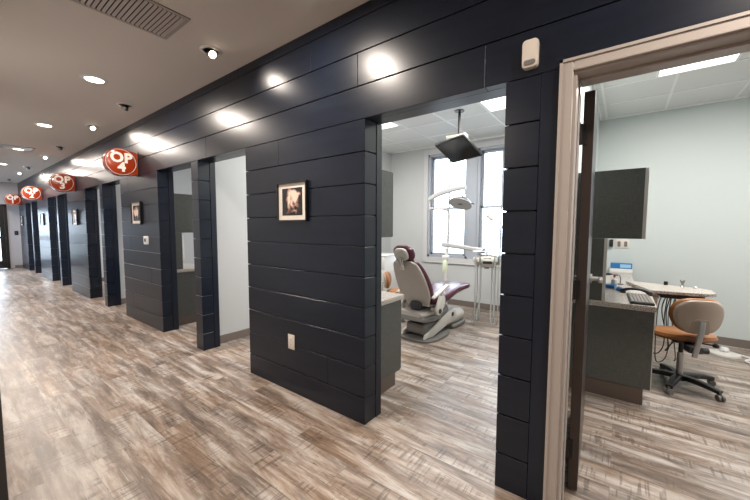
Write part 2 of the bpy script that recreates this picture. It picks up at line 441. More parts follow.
# window wall with an opening per room
WX0, WX1, WZ0, WZ1 = -2.935, -1.235, .84, 2.72      # rough opening in room 5
shifts = [-PER*k for k in range(5)]+[4.6]
bm = BM(); ops = sorted([(WX0+s, WX1+s) for s in shifts]); cur = XEND
for a, b in ops[:-1]+[(-.37, 9)]:
    bx(bm, cur, a, YB, YB+.2, 0, HR+.1); cur = b
for a, b in ops[:-1]: bx(bm, a, b, YB, YB+.2, 0, WZ0); bx(bm, a, b, YB, YB+.2, WZ1, HR+.1)
struct('wall_back', bm, WALL)
WALL2 = mat('pale_sage_wall_paint', srgb(198, 206, 205), .6, bump=.1, bscale=220)
bm = BM(); a, b = ops[-1]; bx(bm, -.37, a, YB, YB+.2, 0, HR+.1); bx(bm, b, XR, YB, YB+.2, 0, HR+.1); bx(bm, a, b, YB, YB+.2, 0, WZ0); bx(bm, a, b, YB, YB+.2, WZ1, HR+.1)
struct('wall_back', bm, WALL2, label='pale sage wall of the doorway room')
def window(n, s):
    r = sroot('window_%d' % n, None, (s, 0, 0))
    x0, x1 = WX0, WX1; cas = .085
    bm = BM(); y0 = YB-.02
    for q in ((x0-cas, x0, WZ0-cas, WZ1+cas), (x1, x1+cas, WZ0-cas, WZ1+cas), (x0, x1, WZ1, WZ1+cas), (x0, x1, WZ0-cas, WZ0)):
        bx(bm, q[0], q[1], y0, YB+.003, q[2], q[3], bev=.004, seg=1)
    bx(bm, x0-cas-.01, x1+cas+.01, YB-.03, YB, WZ0-cas-.018, WZ0-cas, bev=.004, seg=1)
    mk('casing', bm, WCAS, r, False)
    bm = BM(); fr = .045
    xm0, xm1 = -2.165, -2.007
    for a, b in ((x0, xm0), (xm1, x1)):
        for q in ((a, a+fr, WZ0, WZ1), (b-fr, b, WZ0, WZ1), (a, b, WZ1-fr, WZ1), (a, b, WZ0, WZ0+fr)):
            bx(bm, q[0], q[1], YB+.0, YB+.12, q[2], q[3], bev=.003, seg=1)
    bx(bm, xm0, xm1, YB-.01, YB+.14, WZ0, WZ1, bev=.003, seg=1)
    mk('window_frame', bm, WFRAME, r, False)
    for a, b in ((x0+fr, xm0-fr), (xm1+fr, x1-fr)):
        for z0, z1, dy in ((WZ0+fr, 1.735+.02, .05), (1.735-.02, WZ1-fr, .08)):
            bm = BM(); t = .038
            for q in ((a, a+t, z0, z1), (b-t, b, z0, z1), (a, b, z1-t, z1), (a, b, z0, z0+t)):
                bx(bm, q[0], q[1], YB+dy, YB+dy+.03, q[2], q[3], bev=.002, seg=1)
            m_ = (a+b)/2
            bx(bm, m_-.013, m_+.013, YB+dy+.008, YB+dy+.022, z0+t, z1-t)
            sa = mk('sash', bm, WFRAME, r, False)
            bm = BM(); bx(bm, a+t, b-t, YB+dy+.012, YB+dy+.018, z0+t, z1-t); mk('pane', bm, GLASS, sa, False)
for n, s in enumerate(shifts): window(n+1, s)

# partitions between rooms, room ceilings, ceiling grid, baseboards
bm = BM()
px = [(-3.88-PER*k, -3.775-PER*k) for k in range(4)]
for a, b in px: bx(bm, a, b, T+.012, YB, 0, HR+.1)
struct('wall_partition', bm, WALL)
bm = BM(); bx(bm, -.425, -.318, T+.012, YB, 0, HR+.1); struct('wall_partition', bm, WALL2)
bm = BM(); bx(bm, XR, XR+.1, YF, YB+.2, 0, HR+.1); struct('wall_right', bm, WALL)
bm = BM(); bx(bm, XEND, XR, T+.0, YB+.2, HR, HR+.2); rc = struct('ceiling', bm, TILE, label='white lay-in tile ceiling of the treatment rooms')
rooms = [(-3.775-PER*k, -.425-PER*k if k == 0 else -3.88-PER*(k-1)) for k in range(4)]+[(XEND, -3.88-PER*3), (-.318, XR)]
bm = BM(); t = .012
for (a, b) in rooms:
    xg = -2.04
    x = xg-.6*40
    while x < b:
        if x > a+.02: bx(bm, x-t, x+t, T+.013, YB-.001, HR-.006, HR-.0005)
        x += .6
    if b < 0:
        for j in range(7):
            y = YB-.6*j-.6
            if y > T+.03: bx(bm, a+.001, b-.001, y-t, y+t, HR-.0055, HR-.0004)
    else:
        for j in range(7):
            y = YB-.6*j-.6
            if y > T+.03: bx(bm, a+.001, b-.001, y-t, y+t, HR-.0055, HR-.0004)
    bx(bm, a, b, YB-.02, YB-.0005, HR-.02, HR-.0003); bx(bm, a+.0005, a+.02, T+.02, YB, HR-.02, HR-.0003); bx(bm, b-.02, b-.0005, T+.02, YB, HR-.02, HR-.0003)
mk('ceiling_grid', bm, TBAR, rc, False)
def base(name, x0, x1, y0, y1):
    bm = BM(); bx(bm, x0, x1, y0, y1, 0, .098, bev=.003, seg=1); struct(name, bm, BASEB)
for k in range(5):
    a, b = rooms[k]; base('baseboard_back', a+.012, b-.012, YB-.012, YB-.0005)
    base('baseboard_left', a+.0005, a+.012, T+.03, YB-.013)
base('baseboard_back', -.318, XR, YB-.012, YB-.0005)
base('baseboard_end', XEND+.0005, XEND+.012, -.18, -.003)

# end wall of the hall with a glazed door
DY0, DY1, DZ = -1.42, -.28, 2.11
bm = BM()
bx(bm, XEND-.1, XEND, YOPP-.15, DY0, 0, HR+.1); bx(bm, XEND-.1, XEND, DY1, YB+.2, 0, HR+.1); bx(bm, XEND-.1, XEND, DY0, DY1, DZ, HR+.1)
struct('wall_end', bm, mat('end_wall_paint', srgb(188, 186, 190), .6))
d2 = sroot('door_2', 'dark framed glass door at the far end of the hall')
bm = BM()
for q in ((DY0, DY0+.07, 0, DZ), (DY1-.07, DY1, 0, DZ), (DY0, DY1, DZ-.07, DZ)): bx(bm, XEND-.08, XEND+.02, q[0], q[1], q[2], q[3], bev=.003, seg=1)
mk('door_frame', bm, DARKFR, d2, False)
bm = BM()
for q in ((DY0+.07, DY0+.18, .01, DZ-.07), (DY1-.18, DY1-.07, .01, DZ-.07), (DY0+.18, DY1-.18, DZ-.2, DZ-.07), (DY0+.18, DY1-.18, .01, .26), (DY0+.18, DY1-.18, .98, 1.06)):
    bx(bm, XEND-.05, XEND-.01, q[0], q[1], q[2], q[3], bev=.003, seg=1)
lf = mk('door_leaf', bm, DARKFR, d2, False)
bm = BM(); bx(bm, XEND-.033, XEND-.027, DY0+.18, DY1-.18, .26, DZ-.2); mk('pane', bm, GLASS, lf, False)
bm = BM(); cyl(bm, (XEND+.05, DY0+.13, .9), (XEND+.05, DY0+.13, 1.2), .012); cyl(bm, (XEND-.01, DY0+.13, .92), (XEND+.05, DY0+.13, .92), .008); cyl(bm, (XEND-.01, DY0+.13, 1.18), (XEND+.05, DY0+.13, 1.18), .008)
mk('door_handle', bm, STEEL, lf)

# opposite wall of the hall; it stops left of the camera, which stands in the wide opening
bm = BM(); bx(bm, XG, -2.35, YOPP-.15, YOPP, 0, H); bx(bm, XEND, XG, YOPP-.15, YOPP, 0, .3); bx(bm, XEND, XG, YOPP-.15, YOPP, 2.5, H); struct('wall_opposite', bm, mat('opposite_wall_paint', srgb(206, 206, 208), .6))
base('baseboard_opposite', XEND+.012, -2.34, YOPP, YOPP+.014)
wl = sroot('window_7', 'dark framed glazing added in the unseen opposite hall wall to let in daylight')  # unseen glazing, added so daylight brightens the far floor and panels
bm = BM()
for i in range(6):
    x = XEND+.03+(XG-XEND-.06)*i/5; bx(bm, x-.03, x+.03, YOPP-.12, YOPP-.03, .3, 2.5, bev=.003, seg=1)
bx(bm, XEND, XG, YOPP-.12, YOPP-.03, .3, .35); bx(bm, XEND, XG, YOPP-.12, YOPP-.03, 2.45, 2.5)
fr_ = mk('window_frame', bm, DARKFR, wl, False)
for i in range(5):
    x = XEND+.03+(XG-XEND-.06)*i/5; bm = BM(); bx(bm, x+.031, x+(XG-XEND-.06)/5-.031, YOPP-.08, YOPP-.074, .351, 2.449); mk('pane', bm, GLASS, fr_, False)
bm = BM(); bx(bm, -2.35, -2.32, YOPP-.16, YOPP+.012, 0, H, bev=.003, seg=1); struct('trim_1', bm, mat('dark_corner_paint', srgb(48, 46, 46), .5))
bm = BM(); bx(bm, XL-.1, XR+.1, YF-.1, YF, 0, H); struct('wall_front', bm, mat('front_wall_paint', srgb(206, 204, 200), .6))
bm = BM(); bx(bm, -6.6, -6.5, YF, YOPP-.15, 0, H); struct('wall_left', bm, WALL)

# office door: casing, jamb, leaf swung back into the room
d1 = sroot('door_1', 'taupe door frame with its dark wooden leaf swung open')
bm = BM(); CT = 2.125
bx(bm, -.257, -.203, -.018, .0, 0, CT, bev=.004, seg=2)
bx(bm, .695, .75, -.018, .0, 0, CT, bev=.004, seg=2); bx(bm, -.203, .695, -.018, .0, 2.071, CT, bev=.004, seg=2)
bx(bm, -.257, -.245, -.024, -.017, 0, CT+.0); bx(bm, -.257, .75, -.024, -.017, CT-.012, CT)
mk('casing', bm, TRIM, d1, False)
bm = BM()
bx(bm, -.213, -.19, .0, T+.01, 0, 2.083, bev=.002, seg=1); bx(bm, .68, .70, .0, T+.01, 0, 2.083, bev=.002, seg=1); bx(bm, -.19, .68, 0, T+.01, 2.062, 2.083, bev=.002, seg=1)
bx(bm, -.19, -.184, .075, .115, 0, 2.062, bev=.002, seg=1); bx(bm, -.184, .68, .075, .115, 2.05, 2.062, bev=.002, seg=1)
mk('jamb', bm, TRIM, d1, False)
LX, LY, LA = -.179, .205, R(2.6)
def leafM(): return Matrix.Translation((LX, LY, 0)) @ Matrix.Rotation(LA, 4, 'Z')
bm = BM(); bx(bm, 0, .045, 0, .82, .012, 2.045, bev=.002, seg=1, M=leafM()); leaf = mk('door_leaf', bm, DOORW, d1, False)
bm = BM()
for sx in (1, -1):
    x = .045 if sx == 1 else 0
    cyl(bm, (x, .755, 1.035), (x+sx*.012, .755, 1.035), .032); cyl(bm, (x+sx*.01, .755, 1.035), (x+sx*.06, .755, 1.035), .015)
    bx(bm, x+sx*.045, x+sx*.072, .64, .775, 1.022, 1.050, bev=.008, seg=2)
for v in bm.verts: v.co = leafM() @ v.co
mk('door_handle', bm, SILVER, leaf)
for z in (.23, 1.07, 1.84):
    bm = BM(); cyl(bm, (-.186, .195, z-.05), (-.186, .195, z+.05), .008)
    bx(bm, -.187, -.16, .1985, .2045, z-.05, z+.05); bx(bm, -.191, -.186, .16, .2, z-.05, z+.05)
    mk('hinge', bm, DARKFR, d1)

# ================================================================== CEILING LIGHTS AND VENTS
def downlight():
    r = thing('downlight', 'x', 'ceiling light', (0, 0, H), 0, 'flat round downlights in the hall ceiling')
    bm = BM(); lathe(bm, [(.062, -.001), (.064, -.010), (.078, -.008), (.094, -.001)], 32); mk('trim_ring', bm, WHITEP, r)
    bm = BM(); lathe(bm, [(.0, -.0075), (.061, -.0075), (.062, -.002), (0, -.0015)], 32); mk('lens', bm, LAMPW, r)
    light('lamp', 'AREA', (0, 0, -.02), P_DOWN, WARM, r, shape='DISK', size=.12)
    return r
def gimbal(tilt):
    r = thing('gimbal_light', 'x', 'ceiling light', (0, 0, H), 0, 'adjustable accent lights beside the shiplap wall')
    bm = BM(); lathe(bm, [(.055, -.001), (.057, -.008), (.078, -.007), (.086, -.001)], 32); mk('trim_ring', bm, WHITEP, r)
    Mx = Matrix.Translation((0, 0, -.02)) @ Matrix.Rotation(tilt, 4, 'Y') 
    bm = BM(); lathe(bm, [(.0, .012), (.026, .012), (.034, -.012), (.036, -.032), (.030, -.032), (.026, -.014), (0, -.013)], 24, Mx); mk('lamp_head', bm, STEEL, r)
    bm = BM(); lathe(bm, [(.0, -.018), (.024, -.018), (.027, -.025), (0, -.030)], 24, Mx); mk('bulb', bm, GIMW, r)
    o = light('lamp', 'SPOT', Mx @ Vector((0, 0, -.04)), P_GIMBAL, WARM, r, spot_size=R(105), spot_blend=.7, shadow_soft_size=.045)
    o.rotation_euler = (R(14), tilt, 0)
    return r
ORD = ['first', 'second', 'third', 'fourth', 'fifth', 'sixth', 'seventh', 'eighth']
d0 = downlight(); d0.scale = (1.18, 1.18, 1)
for i in range(7):
    x = .66-2.43*i
    o = d0 if i == 0 else dup(d0, (x, -.72, H))
    o.location = (x, -.72, H)
    o['label'] = 'flat round white-ringed downlight in the hall ceiling, ' + ['above the office door', 'above the wide opening', 'beside the near slotted vent, largest in view',
        'second nearest in view', 'just before the far slotted vent', 'just beyond the far slotted vent', 'nearest the end door'][i]
ga = gimbal(R(-50)); gb = gimbal(R(50))
for k in range(-1, 5):
    s = -PER*k
    nm = {-1: None, 0: None, 1: 'four', 2: 'three', 3: 'two', 4: 'one'}[k]
    # lamp tilted towards +x, in front of the panel on the camera side
    wd = {-1: 'above the office door', 0: 'above the wide opening', 1: 'at sign number four', 2: 'at sign number three', 3: 'at sign number two', 4: 'at sign number one'}[k]
    la = 'bright adjustable spotlight glaring down the hall, ' + {0: 'right of the slotted near vent'}.get(k, 'just beyond, ' + wd)
    lb = 'tilted silver spotlight aimed away from the viewer, ' + {1: 'on the near side of sign number four'}.get(k, 'near side, ' + wd)
    xa, xb = -2.76+s, -1.40+s
    if XEND < xa < XR-.2:
        o = ga if k == -1 else dup(ga, (xa, -.30, H)); o.location = (xa, -.30, H); o['label'] = la
    if XEND < xb < XR-.2:
        o = gb if k == -1 else dup(gb, (xb, -.30, H)); o.location = (xb, -.30, H); o['label'] = lb

def vent(loc, label):
    r = thing('ceiling_vent', label, 'air vent', loc, 0, 'slotted return vents in the hall ceiling')
    X, Y = .205, .325; f = .028
    bm = BM()
    for q in ((-X, -X+f, -Y, Y), (X-f, X, -Y, Y), (-X+f, X-f, -Y, -Y+f), (-X+f, X-f, Y-f, Y)): bx(bm, q[0], q[1], q[2], q[3], -.009, -.0005, bev=.002, seg=1)
    mk('frame', bm, TRIM, r, False)
    bm = BM(); n = 22
    for i in range(n):
        y = -Y+f+(2*Y-2*f)*(i+.5)/n
        bx(bm, -X+f, X-f, -.0088, .0088, -.0012, .0012, M=Matrix.Translation((0, y, -.0075)) @ Matrix.Rotation(R(-24), 4, 'X'))
    mk('louvers', bm, TRIM, r, False)
    bm = BM(); bx(bm, -X+f, X-f, -Y+f, Y-f, -.0018, -.0006); mk('duct_opening', bm, BLACK, r, False)
vent((-2.665, -.915, H), 'long slotted beige air vent in the near hall ceiling, cut by the photo edge')
vent((-8.95, -.86, H), 'slotted air vent far down the hall ceiling beside the third downlight')

def troffer(x0, x1, y0, y1, label):
    r = thing('ceiling_panel_light', label, 'ceiling light', ((x0+x1)/2, (y0+y1)/2, HR-.007), 0, 'white panel lights in the treatment room ceilings')
    X, Y = (x1-x0)/2-.014, (y1-y0)/2-.014
    bm = BM()
    for q in ((-X, -X+.02, -Y, Y), (X-.02, X, -Y, Y), (-X+.02, X-.02, -Y, -Y+.02), (-X+.02, X-.02, Y-.02, Y)): bx(bm, q[0], q[1], q[2], q[3], -.006, -.0, bev=.0015, seg=1)
    mk('frame', bm, TBAR, r, False)
    bm = BM(); bx(bm, -X+.02, X-.02, -Y+.02, Y-.02, -.004, -.0006); mk('lens', bm, PANELW, r, False)
    light('lamp', 'AREA', (0, 0, -.02), P_PANEL, NEUT, r, shape='RECTANGLE', size=2*X-.04, size_y=2*Y-.04)
troffer(-1.44, -.84, 1.42, 2.623, 'bright ceiling panel in the wide-opening room, seen beside the navy column')
troffer(-3.24, -2.64, 1.22, 2.423, 'bright ceiling panel seen just right of the large shiplap panel edge')
troffer(.18, .76, 1.423, 2.623, 'large bright ceiling panel seen through the doorway with the dark door')
troffer(1.98, 2.56, 1.423, 2.623, 'ceiling panel of the doorway room, out of view to the side')
NM = {1: 'fourth', 2: 'third', 3: 'second', 4: 'first'}
for k in range(1, 5):
    s = -PER*k
    troffer(-1.44+s, -.84+s, 1.42, 2.623, 'ceiling panel on the near side of the treatment room beyond sign %s' % {1: 'four', 2: 'three', 3: 'two', 4: 'one'}[k])
# unseen fill downlights added behind the viewer, brightening the hall by bounce
for i, (x, y) in enumerate([(-4.6, -3.4), (-1.8, -3.4), (1.4, -3.4)]):
    dup(d0, (x, y, H), label='flat round fill downlight added over the unseen area behind the viewer, %s' % ['far side', 'middle', 'near side'][i])

# ================================================================== SIGNS
def text_mesh(txt, size, extrude, fat):
    c = bpy.data.curves.new('lettering', 'FONT'); c.body = txt; c.size = size; c.extrude = extrude; c.offset = fat; c.align_x = 'CENTER'; c.align_y = 'CENTER'; c.resolution_u = 3; c.space_character = 1.08
    o = bpy.data.objects.new('lettering_tmp', c); COL.objects.link(o)
    dg = bpy.context.evaluated_depsgraph_get(); dg.update()
    me = bpy.data.meshes.new_from_object(o.evaluated_get(dg)); COL.objects.unlink(o); bpy.data.objects.remove(o)
    return me
def sign(num, x, word):
    r = thing('room_sign', 'orange-red projecting round sign reading OP %s, number %s' % (num, word), 'sign', (x, 0, 2.24), 0, 'round orange operatory signs along the header')
    # local frame of the plate: (a,b) = (-y, z), thickness along x
    My = Matrix(((0, 0, 1, 0), (-1, 0, 0, 0), (0, 1, 0, 0), (0, 0, 0, 1)))
    cx, rad = .2, .18
    out = [(.004, .15), (.004, -.15)]
    out = [(.004, -.145)]
    a0 = math.degrees(math.acos(0)) 
    for i in range(29):
        a = R(-118+236*i/28); out.append((cx+rad*math.cos(a), rad*math.sin(a)))
    out.append((.004, .145))
    bm = BM(); prism(bm, out, -.045, .045, My, bev=.008); mk('sign_body', bm, ORANGE, r)
    for sx in (1, -1):
        bm = BM(); n = 44
        Mf = Matrix.Translation((sx*.046, 0, 0)) @ My
        ring = [(.164, 0), (.164, .012), (.1665, .014), (.169, .012), (.169, 0)]
        vs = lathe(bm, ring, 44); 
        tr(bm, vs, Matrix.Translation((sx*.045, -cx, 0)) @ Matrix.Rotation(sx*R(90), 4, 'Y'))
        mk('rim', bm, WHITE, r)
        bm = BM(); vs = lathe(bm, [(0, 0), (.159, 0), (.159, .008), (.14, .014), (0, .018)], 44)
        tr(bm, vs, Matrix.Translation((sx*.0445, -cx, 0)) @ Matrix.Rotation(sx*R(90), 4, 'Y'))
        mk('face_disc', bm, ORANGE, r)
        for t_, z, sz in (('OP', .05, .175), (num, -.07, .165)):
            me = text_mesh(t_, sz, .006, .0068); me.materials.append(WHITE)
            o = bpy.data.objects.new('lettering', me); COL.objects.link(o); o.parent = r
            o.location = (sx*.066, -cx, z); o.rotation_euler = (R(90), 0, sx*R(90))
    bm = BM(); bx(bm, -.05, .05, -.012, -.0005, -.16, .16, bev=.003); mk('wall_bracket', bm, BLACK, r)
for k, num, word in ((1, '4', 'four'), (2, '3', 'three'), (3, '2', 'two'), (4, '1', 'one')):
    sign(num, -5.42-PER*(k-1), word)

# ================================================================== PICTURES AND WALL DEVICES
LBL = {0: 'on the large near shiplap panel above the outlet', 1: 'on the panel by sign number four', 2: 'on the panel by sign number three',
       3: 'on the panel by sign number two', 4: 'on the farthest panel by sign number one'}
for k in range(5):
    x = -2.12-PER*k; z = 1.585 if k == 0 else 1.575
    r = thing('framed_picture', 'black framed photo of a pale flower, %s' % LBL[k], 'picture', (x, 0, z), 0, 'black framed photos hung on the shiplap panels')
    X, Z = .181, .158; f = .013
    bm = BM()
    for q in ((-X, -X+f, -Z, Z), (X-f, X, -Z, Z), (-X+f, X-f, -Z, -Z+f), (-X+f, X-f, Z-f, Z)): bx(bm, q[0], q[1], -.028, -.001, q[2], q[3], bev=.002, seg=1)
    mk('frame', bm, FRAMEB, r, False)
    bm = BM(); bx(bm, -X+f, X-f, -.012, -.004, -Z+f, Z-f); mk('mat_board', bm, MATB, r, False)
    bm = BM(); bx(bm, -.122, .122, -.0135, -.0122, -.108, .108); mk('photo', bm, picture_mat('pale_flower_photo', 3.1+k*1.7, (.01, -.012, .01), .12), r, False)
bm = BM(); prism(bm, rrect(.12, .115, .02), 0, .024, Matrix.Rotation(R(90), 4, 'X'), bev=.004)
r = thing('thermostat', 'small white thermostat beside the picture near sign number four', 'thermostat', (-5.19, -.0005, 1.2)); mk('housing', bm, WHITEP, r)
bm = BM(); bx(bm, -.03, .03, -.0262, -.024, -.02, .025, bev=.001, seg=1); mk('display', bm, DGREY, r)
r = thing('wall_outlet', 'ivory duplex outlet low on the large near shiplap panel', 'outlet', (-2.165, -.0005, .432))
bm = BM(); bx(bm, -.040, .040, -.007, 0, -.062, .062, bev=.003); mk('cover_plate', bm, WPLAST, r)
for z in (.022, -.022):
    bm = BM(); prism(bm, rrect(.034, .030, .009), .007, .0095, Matrix.Translation((0, 0, z)) @ Matrix.Rotation(R(90), 4, 'X')); s_ = mk('receptacle', bm, WHITEP, r)
    bm = BM(); bx(bm, -.008, -.0055, -.0100, -.0094, z-.004, z+.006); bx(bm, .0055, .008, -.0100, -.0094, z-.004, z+.006); cyl(bm, (0, -.0094, z-.009), (0, -.0100, z-.009), .0025, n=10)
    mk('slots', bm, BLACK, s_)
bm = BM()
r = thing('motion_sensor', 'white motion sensor mounted high on the navy column', 'sensor', (-.381, -.0005, 2.19))
prism(bm, rrect(.070, .128, .018), 0, .038, Matrix.Rotation(R(90), 4, 'X'), bev=.01); mk('housing', bm, WPLAST, r)
bm = BM(); prism(bm, rrect(.05, .022, .009), .036, .042, Matrix.Translation((0, 0, -.042)) @ Matrix.Rotation(R(90), 4, 'X'), bev=.002); mk('lens', bm, SHELLD, r)
r = thing('wall_switch', 'small black switch plate on the end wall beside the glass door', 'switch', (XEND+.0005, -.10, 1.17))
bm = BM(); bx(bm, 0, .008, -.042, .042, -.07, .07, bev=.003); mk('switch_plate', bm, BLACK, r)
bm = BM(); bx(bm, .008, .014, -.012, .012, -.025, .025, bev=.002); mk('switch_rocker', bm, DGREY, r)

# ================================================================== CABINETS
CZ = .79
def side_cabinet(loc, xl, yd, label, upper_label, counter_label):
    """cabinet run behind a shiplap panel; its end face looks towards +x. xl long to -x, yd deep"""
    r = thing('base_cabinet', label, 'cabinet', loc, 0, 'charcoal laminate base cabinets')
    bm = BM(); bx(bm, -xl, 0, 0, yd-.02, .11, CZ-.045, bev=.001, seg=1); mk('body', bm, LAMIN, r, False)
    bm = BM(); bx(bm, -xl, -.0, .0, yd-.1, 0, .11); mk('toe_kick', bm, TOE, r, False)
    n = 3; wd = xl/n
    for i in range(n):
        bm = BM(); bx(bm, -xl+wd*i+.003, -xl+wd*(i+1)-.003, yd-.02, yd-.001, .115, CZ-.05, bev=.001, seg=1); dr = mk('door', bm, LAMIN, r, False)
        bm = BM(); tube(bm, [(-xl+wd*i+.05, yd, .62), (-xl+wd*i+.05, yd+.025, .62), (-xl+wd*i+.05, yd+.025, .72), (-xl+wd*i+.05, yd, .72)], .004, smooth=1); mk('handle', bm, STEEL, dr)
    c = BM(); bx(c, -xl, .012, 0, yd+.02, CZ-.043, CZ, bev=.004); o = mk('countertop', c, COUNT); o.location = loc
    tag(o, counter_label, 'countertop', 'speckled laminate countertops')
    u = thing('wall_cabinet', upper_label, 'cabinet', (loc[0], loc[1], 0), 0, 'charcoal laminate wall cabinets')
    bm = BM(); bx(bm, -xl, 0, 0, .377, 1.302, 1.84, bev=.001, seg=1); mk('body', bm, LAMIN, u, False)
    for i in range(n):
        bm = BM(); bx(bm, -xl+wd*i+.003, -xl+wd*(i+1)-.003, .378, .396, 1.305, 1.837, bev=.001, seg=1); mk('door', bm, LAMIN, u, False)
    bm = BM(); bx(bm, -.022, 0, 0, .145, CZ+.001, 1.301, bev=.001, seg=1); mk('side_panel', bm, LAMIN, u, False)
    bm = BM(); bx(bm, -.022, 0, .1455, .150, CZ+.001, 1.301); mk('edge_band', bm, EDGE, u, False)
yw = T+.013
side_cabinet((-1.55, yw, 0), 1.1, .54, 'grey linen base cabinet standing behind the large near shiplap panel', 'grey linen wall cabinet behind the large near shiplap panel', 'speckled countertop just right of the large near shiplap panel')
side_cabinet((-4.93, yw, 0), 1.1, .54, 'grey base cabinet in the gap left of the narrow navy post', 'grey tall-sided wall cabinet in the gap left of the narrow navy post', 'pale countertop seen in the gap left of the narrow navy post')
r = thing('paper_towel_dispenser', 'white box dispenser above the counter in the gap by the post', 'dispenser', (-5.1, T+.013, 1.1))
bm = BM(); bx(bm, -.14, .14, 0, .19, -.17, .17, bev=.015); mk('housing', bm, WHITEP, r)
bm = BM(); bx(bm, -.12, .12, .03, .16, -.185, -.171, bev=.003); mk('outlet_slot', bm, DGREY, r)

# doorway room: desk height run along the left partition, end panel facing the hall
def desk():
    x0 = -.317; yd0, yd1 = 1.5, YB-.02
    r = thing('base_cabinet', 'charcoal linen desk-height cabinet seen through the doorway', 'cabinet', (x0, yd0, 0), 0, 'charcoal laminate base cabinets')
    W = .217-x0
    bm = BM(); bx(bm, 0, W, 0, .02, .135, CZ-.045, bev=.001, seg=1); mk('end_panel', bm, LAMIN, r, False)
    bm = BM(); bx(bm, W, W+.006, 0, .02, .135, CZ-.045); mk('edge_band', bm, EDGE, r, False)
    bm = BM(); bx(bm, 0, .176-x0, .012, .5, 0, .135); mk('toe_kick', bm, TOE, r, False)
    bm = BM(); bx(bm, 0, W-.03, .02, .5, .135, CZ-.045); mk('body', bm, LAMIN, r, False)
    for i in range(3):
        bm = BM(); z = .14+.2*i; bx(bm, W-.029, W-.01, .024, .46, z, z+.195, bev=.001, seg=1); dr = mk('drawer', bm, LAMIN, r, False)
        bm = BM(); cyl(bm, (W-.01, .18, z+.15), (W+.012, .18, z+.15), .005); cyl(bm, (W-.01, .30, z+.15), (W+.012, .30, z+.15), .005); cyl(bm, (W+.012, .16, z+.15), (W+.012, .32, z+.15), .005); mk('handle', bm, STEEL, dr)
    bm = BM(); bx(bm, 0, W-.12, .95, yd1-yd0, 0, CZ-.045, bev=.001, seg=1); mk('rear_cabinet', bm, LAMIN, r, False)
    bm = BM()
    o_ = [(0, 0), (W+.012, 0), (W+.012, .93), (W-.1, 1.06), (W-.1, yd1-yd0), (0, yd1-yd0)]
    prism(bm, [(x, y-.012 if y == 0 else y) for x, y in o_], CZ-.043, CZ, bev=.003); o = mk('countertop', bm, COUNT); o.location = (x0, yd0, 0)
    tag(o, 'speckled stone-look countertop holding the keyboard in the doorway room', 'countertop', 'speckled laminate countertops')
    u = thing('wall_cabinet', 'dark charcoal wall cabinet seen high through the doorway', 'cabinet', (x0, yd0, 0), 0, 'charcoal laminate wall cabinets')
    Wu = .117-x0
    bm = BM(); bx(bm, 0, Wu, 0, .85, 1.30, 1.838, bev=.001, seg=1); mk('body', bm, LAMIN, u, False)
    bm = BM(); bx(bm, Wu, Wu+.022, 0, .425, 1.30, 1.838, bev=.001, seg=1); mk('door', bm, EDGE, u, False)
    bm = BM(); bx(bm, Wu, Wu+.022, .43, .85, 1.30, 1.838, bev=.001, seg=1); mk('door', bm, EDGE, u, False)
    bm = BM(); bx(bm, 0, .2, 0, .022, CZ+.001, 1.299, bev=.001, seg=1); mk('side_panel', bm, LAMIN, u, False)
    bm = BM(); bx(bm, .2005, .222, 0, .022, CZ+.001, 1.299); mk('edge_band', bm, EDGE, u, False)
desk()

# keyboard
def keyboard():
    r = thing('keyboard', 'black computer keyboard lying on the speckled counter', 'keyboard', (.134, 1.727, CZ+.001), R(2.5))
    bm = BM(); bx(bm, -.075, .075, -.215, .215, 0, .016, bev=.004); mk('base', bm, BLACK, r)
    bm = BM()
    for i in range(6):
        for j in range(18): bx(bm, -.066+.0225*i, -.0475+.0225*i, -.204+.0228*j, -.1845+.0228*j, .016, .0225, bev=.0012, seg=1)
    o = mk('keys', bm, mat('grey_keycaps', srgb(128, 122, 118), .5), r, False); o['kind'] = 'stuff'
keyboard()
r = thing('computer_mouse', 'blue and black pointing device left of the keyboard', 'mouse', (.0, 2.14, CZ+.001), R(20))
bm = BM(); v = lathe(bm, [(.0, .034), (.018, .031), (.028, .018), (.031, .004), (.03, 0), (0, 0)], 20); tr(bm, v, Matrix.Diagonal((1, 1.7, 1, 1))); mk('shell', bm, BLUEB, r)
bm = BM(); cyl(bm, (0, .024, .03), (0, .036, .027), .006, n=10); mk('scroll_wheel', bm, BLACK, r)
r = thing('telephone_handset', 'long black curved handset lying behind the keyboard', 'handset', (.115, 2.03, CZ+.001), R(-8))
bm = BM(); sweep(bm, [(-.11, 0, .018), (-.09, 0, .025), (-.04, 0, .042), (.04, 0, .042), (.09, 0, .025), (.11, 0, .018)], rrect(.045, .026, .01), smooth=3, scale=[.9, 1.1, .75, .75, 1.1, .9]); mk('grip', bm, BLACK, r)
bm = BM(); cyl(bm, (-.095, 0, 0), (-.095, 0, .022), .024); cyl(bm, (.095, 0, 0), (.095, 0, .022), .024); mk('ear_cups', bm, DGREY, r)

def glove_box(loc, rz, sc, label):
    r = thing('glove_box', label, 'box', loc, rz, 'blue glove boxes'); a, b, c = sc
    bm = BM(); bx(bm, -a, a, -b, b, 0, c, bev=.002, seg=1); mk('carton', bm, BLUEB, r, False)
    bm = BM(); bx(bm, -a*.1, a*.9, -b-.0012, -b-.0002, c*.2, c*.85); mk('printed_label', bm, LBLUE, r, False)
glove_box((-.0, 3.71, CZ+.06), 0, (.115, .04, .07), 'blue and white glove box against the back wall behind the desk lamp')
bm = BM(); bx(bm, -.12, .12, -.06, .06, 0, .058, bev=.003); o = mk('supply_tray', bm, WHITEP); o.location = (0, 3.71, CZ+.001); tag(o, 'low white supply tray under the blue glove box', 'tray')
glove_box((-.075, 2.28, CZ+.001), R(80), (.06, .04, .032), 'small flat blue box on the counter behind the side panel')
r = thing('wall_outlet', 'double outlet plate with wires on the back wall under the dark cabinet', 'outlet', (-.0, YB-.0005, 1.17))
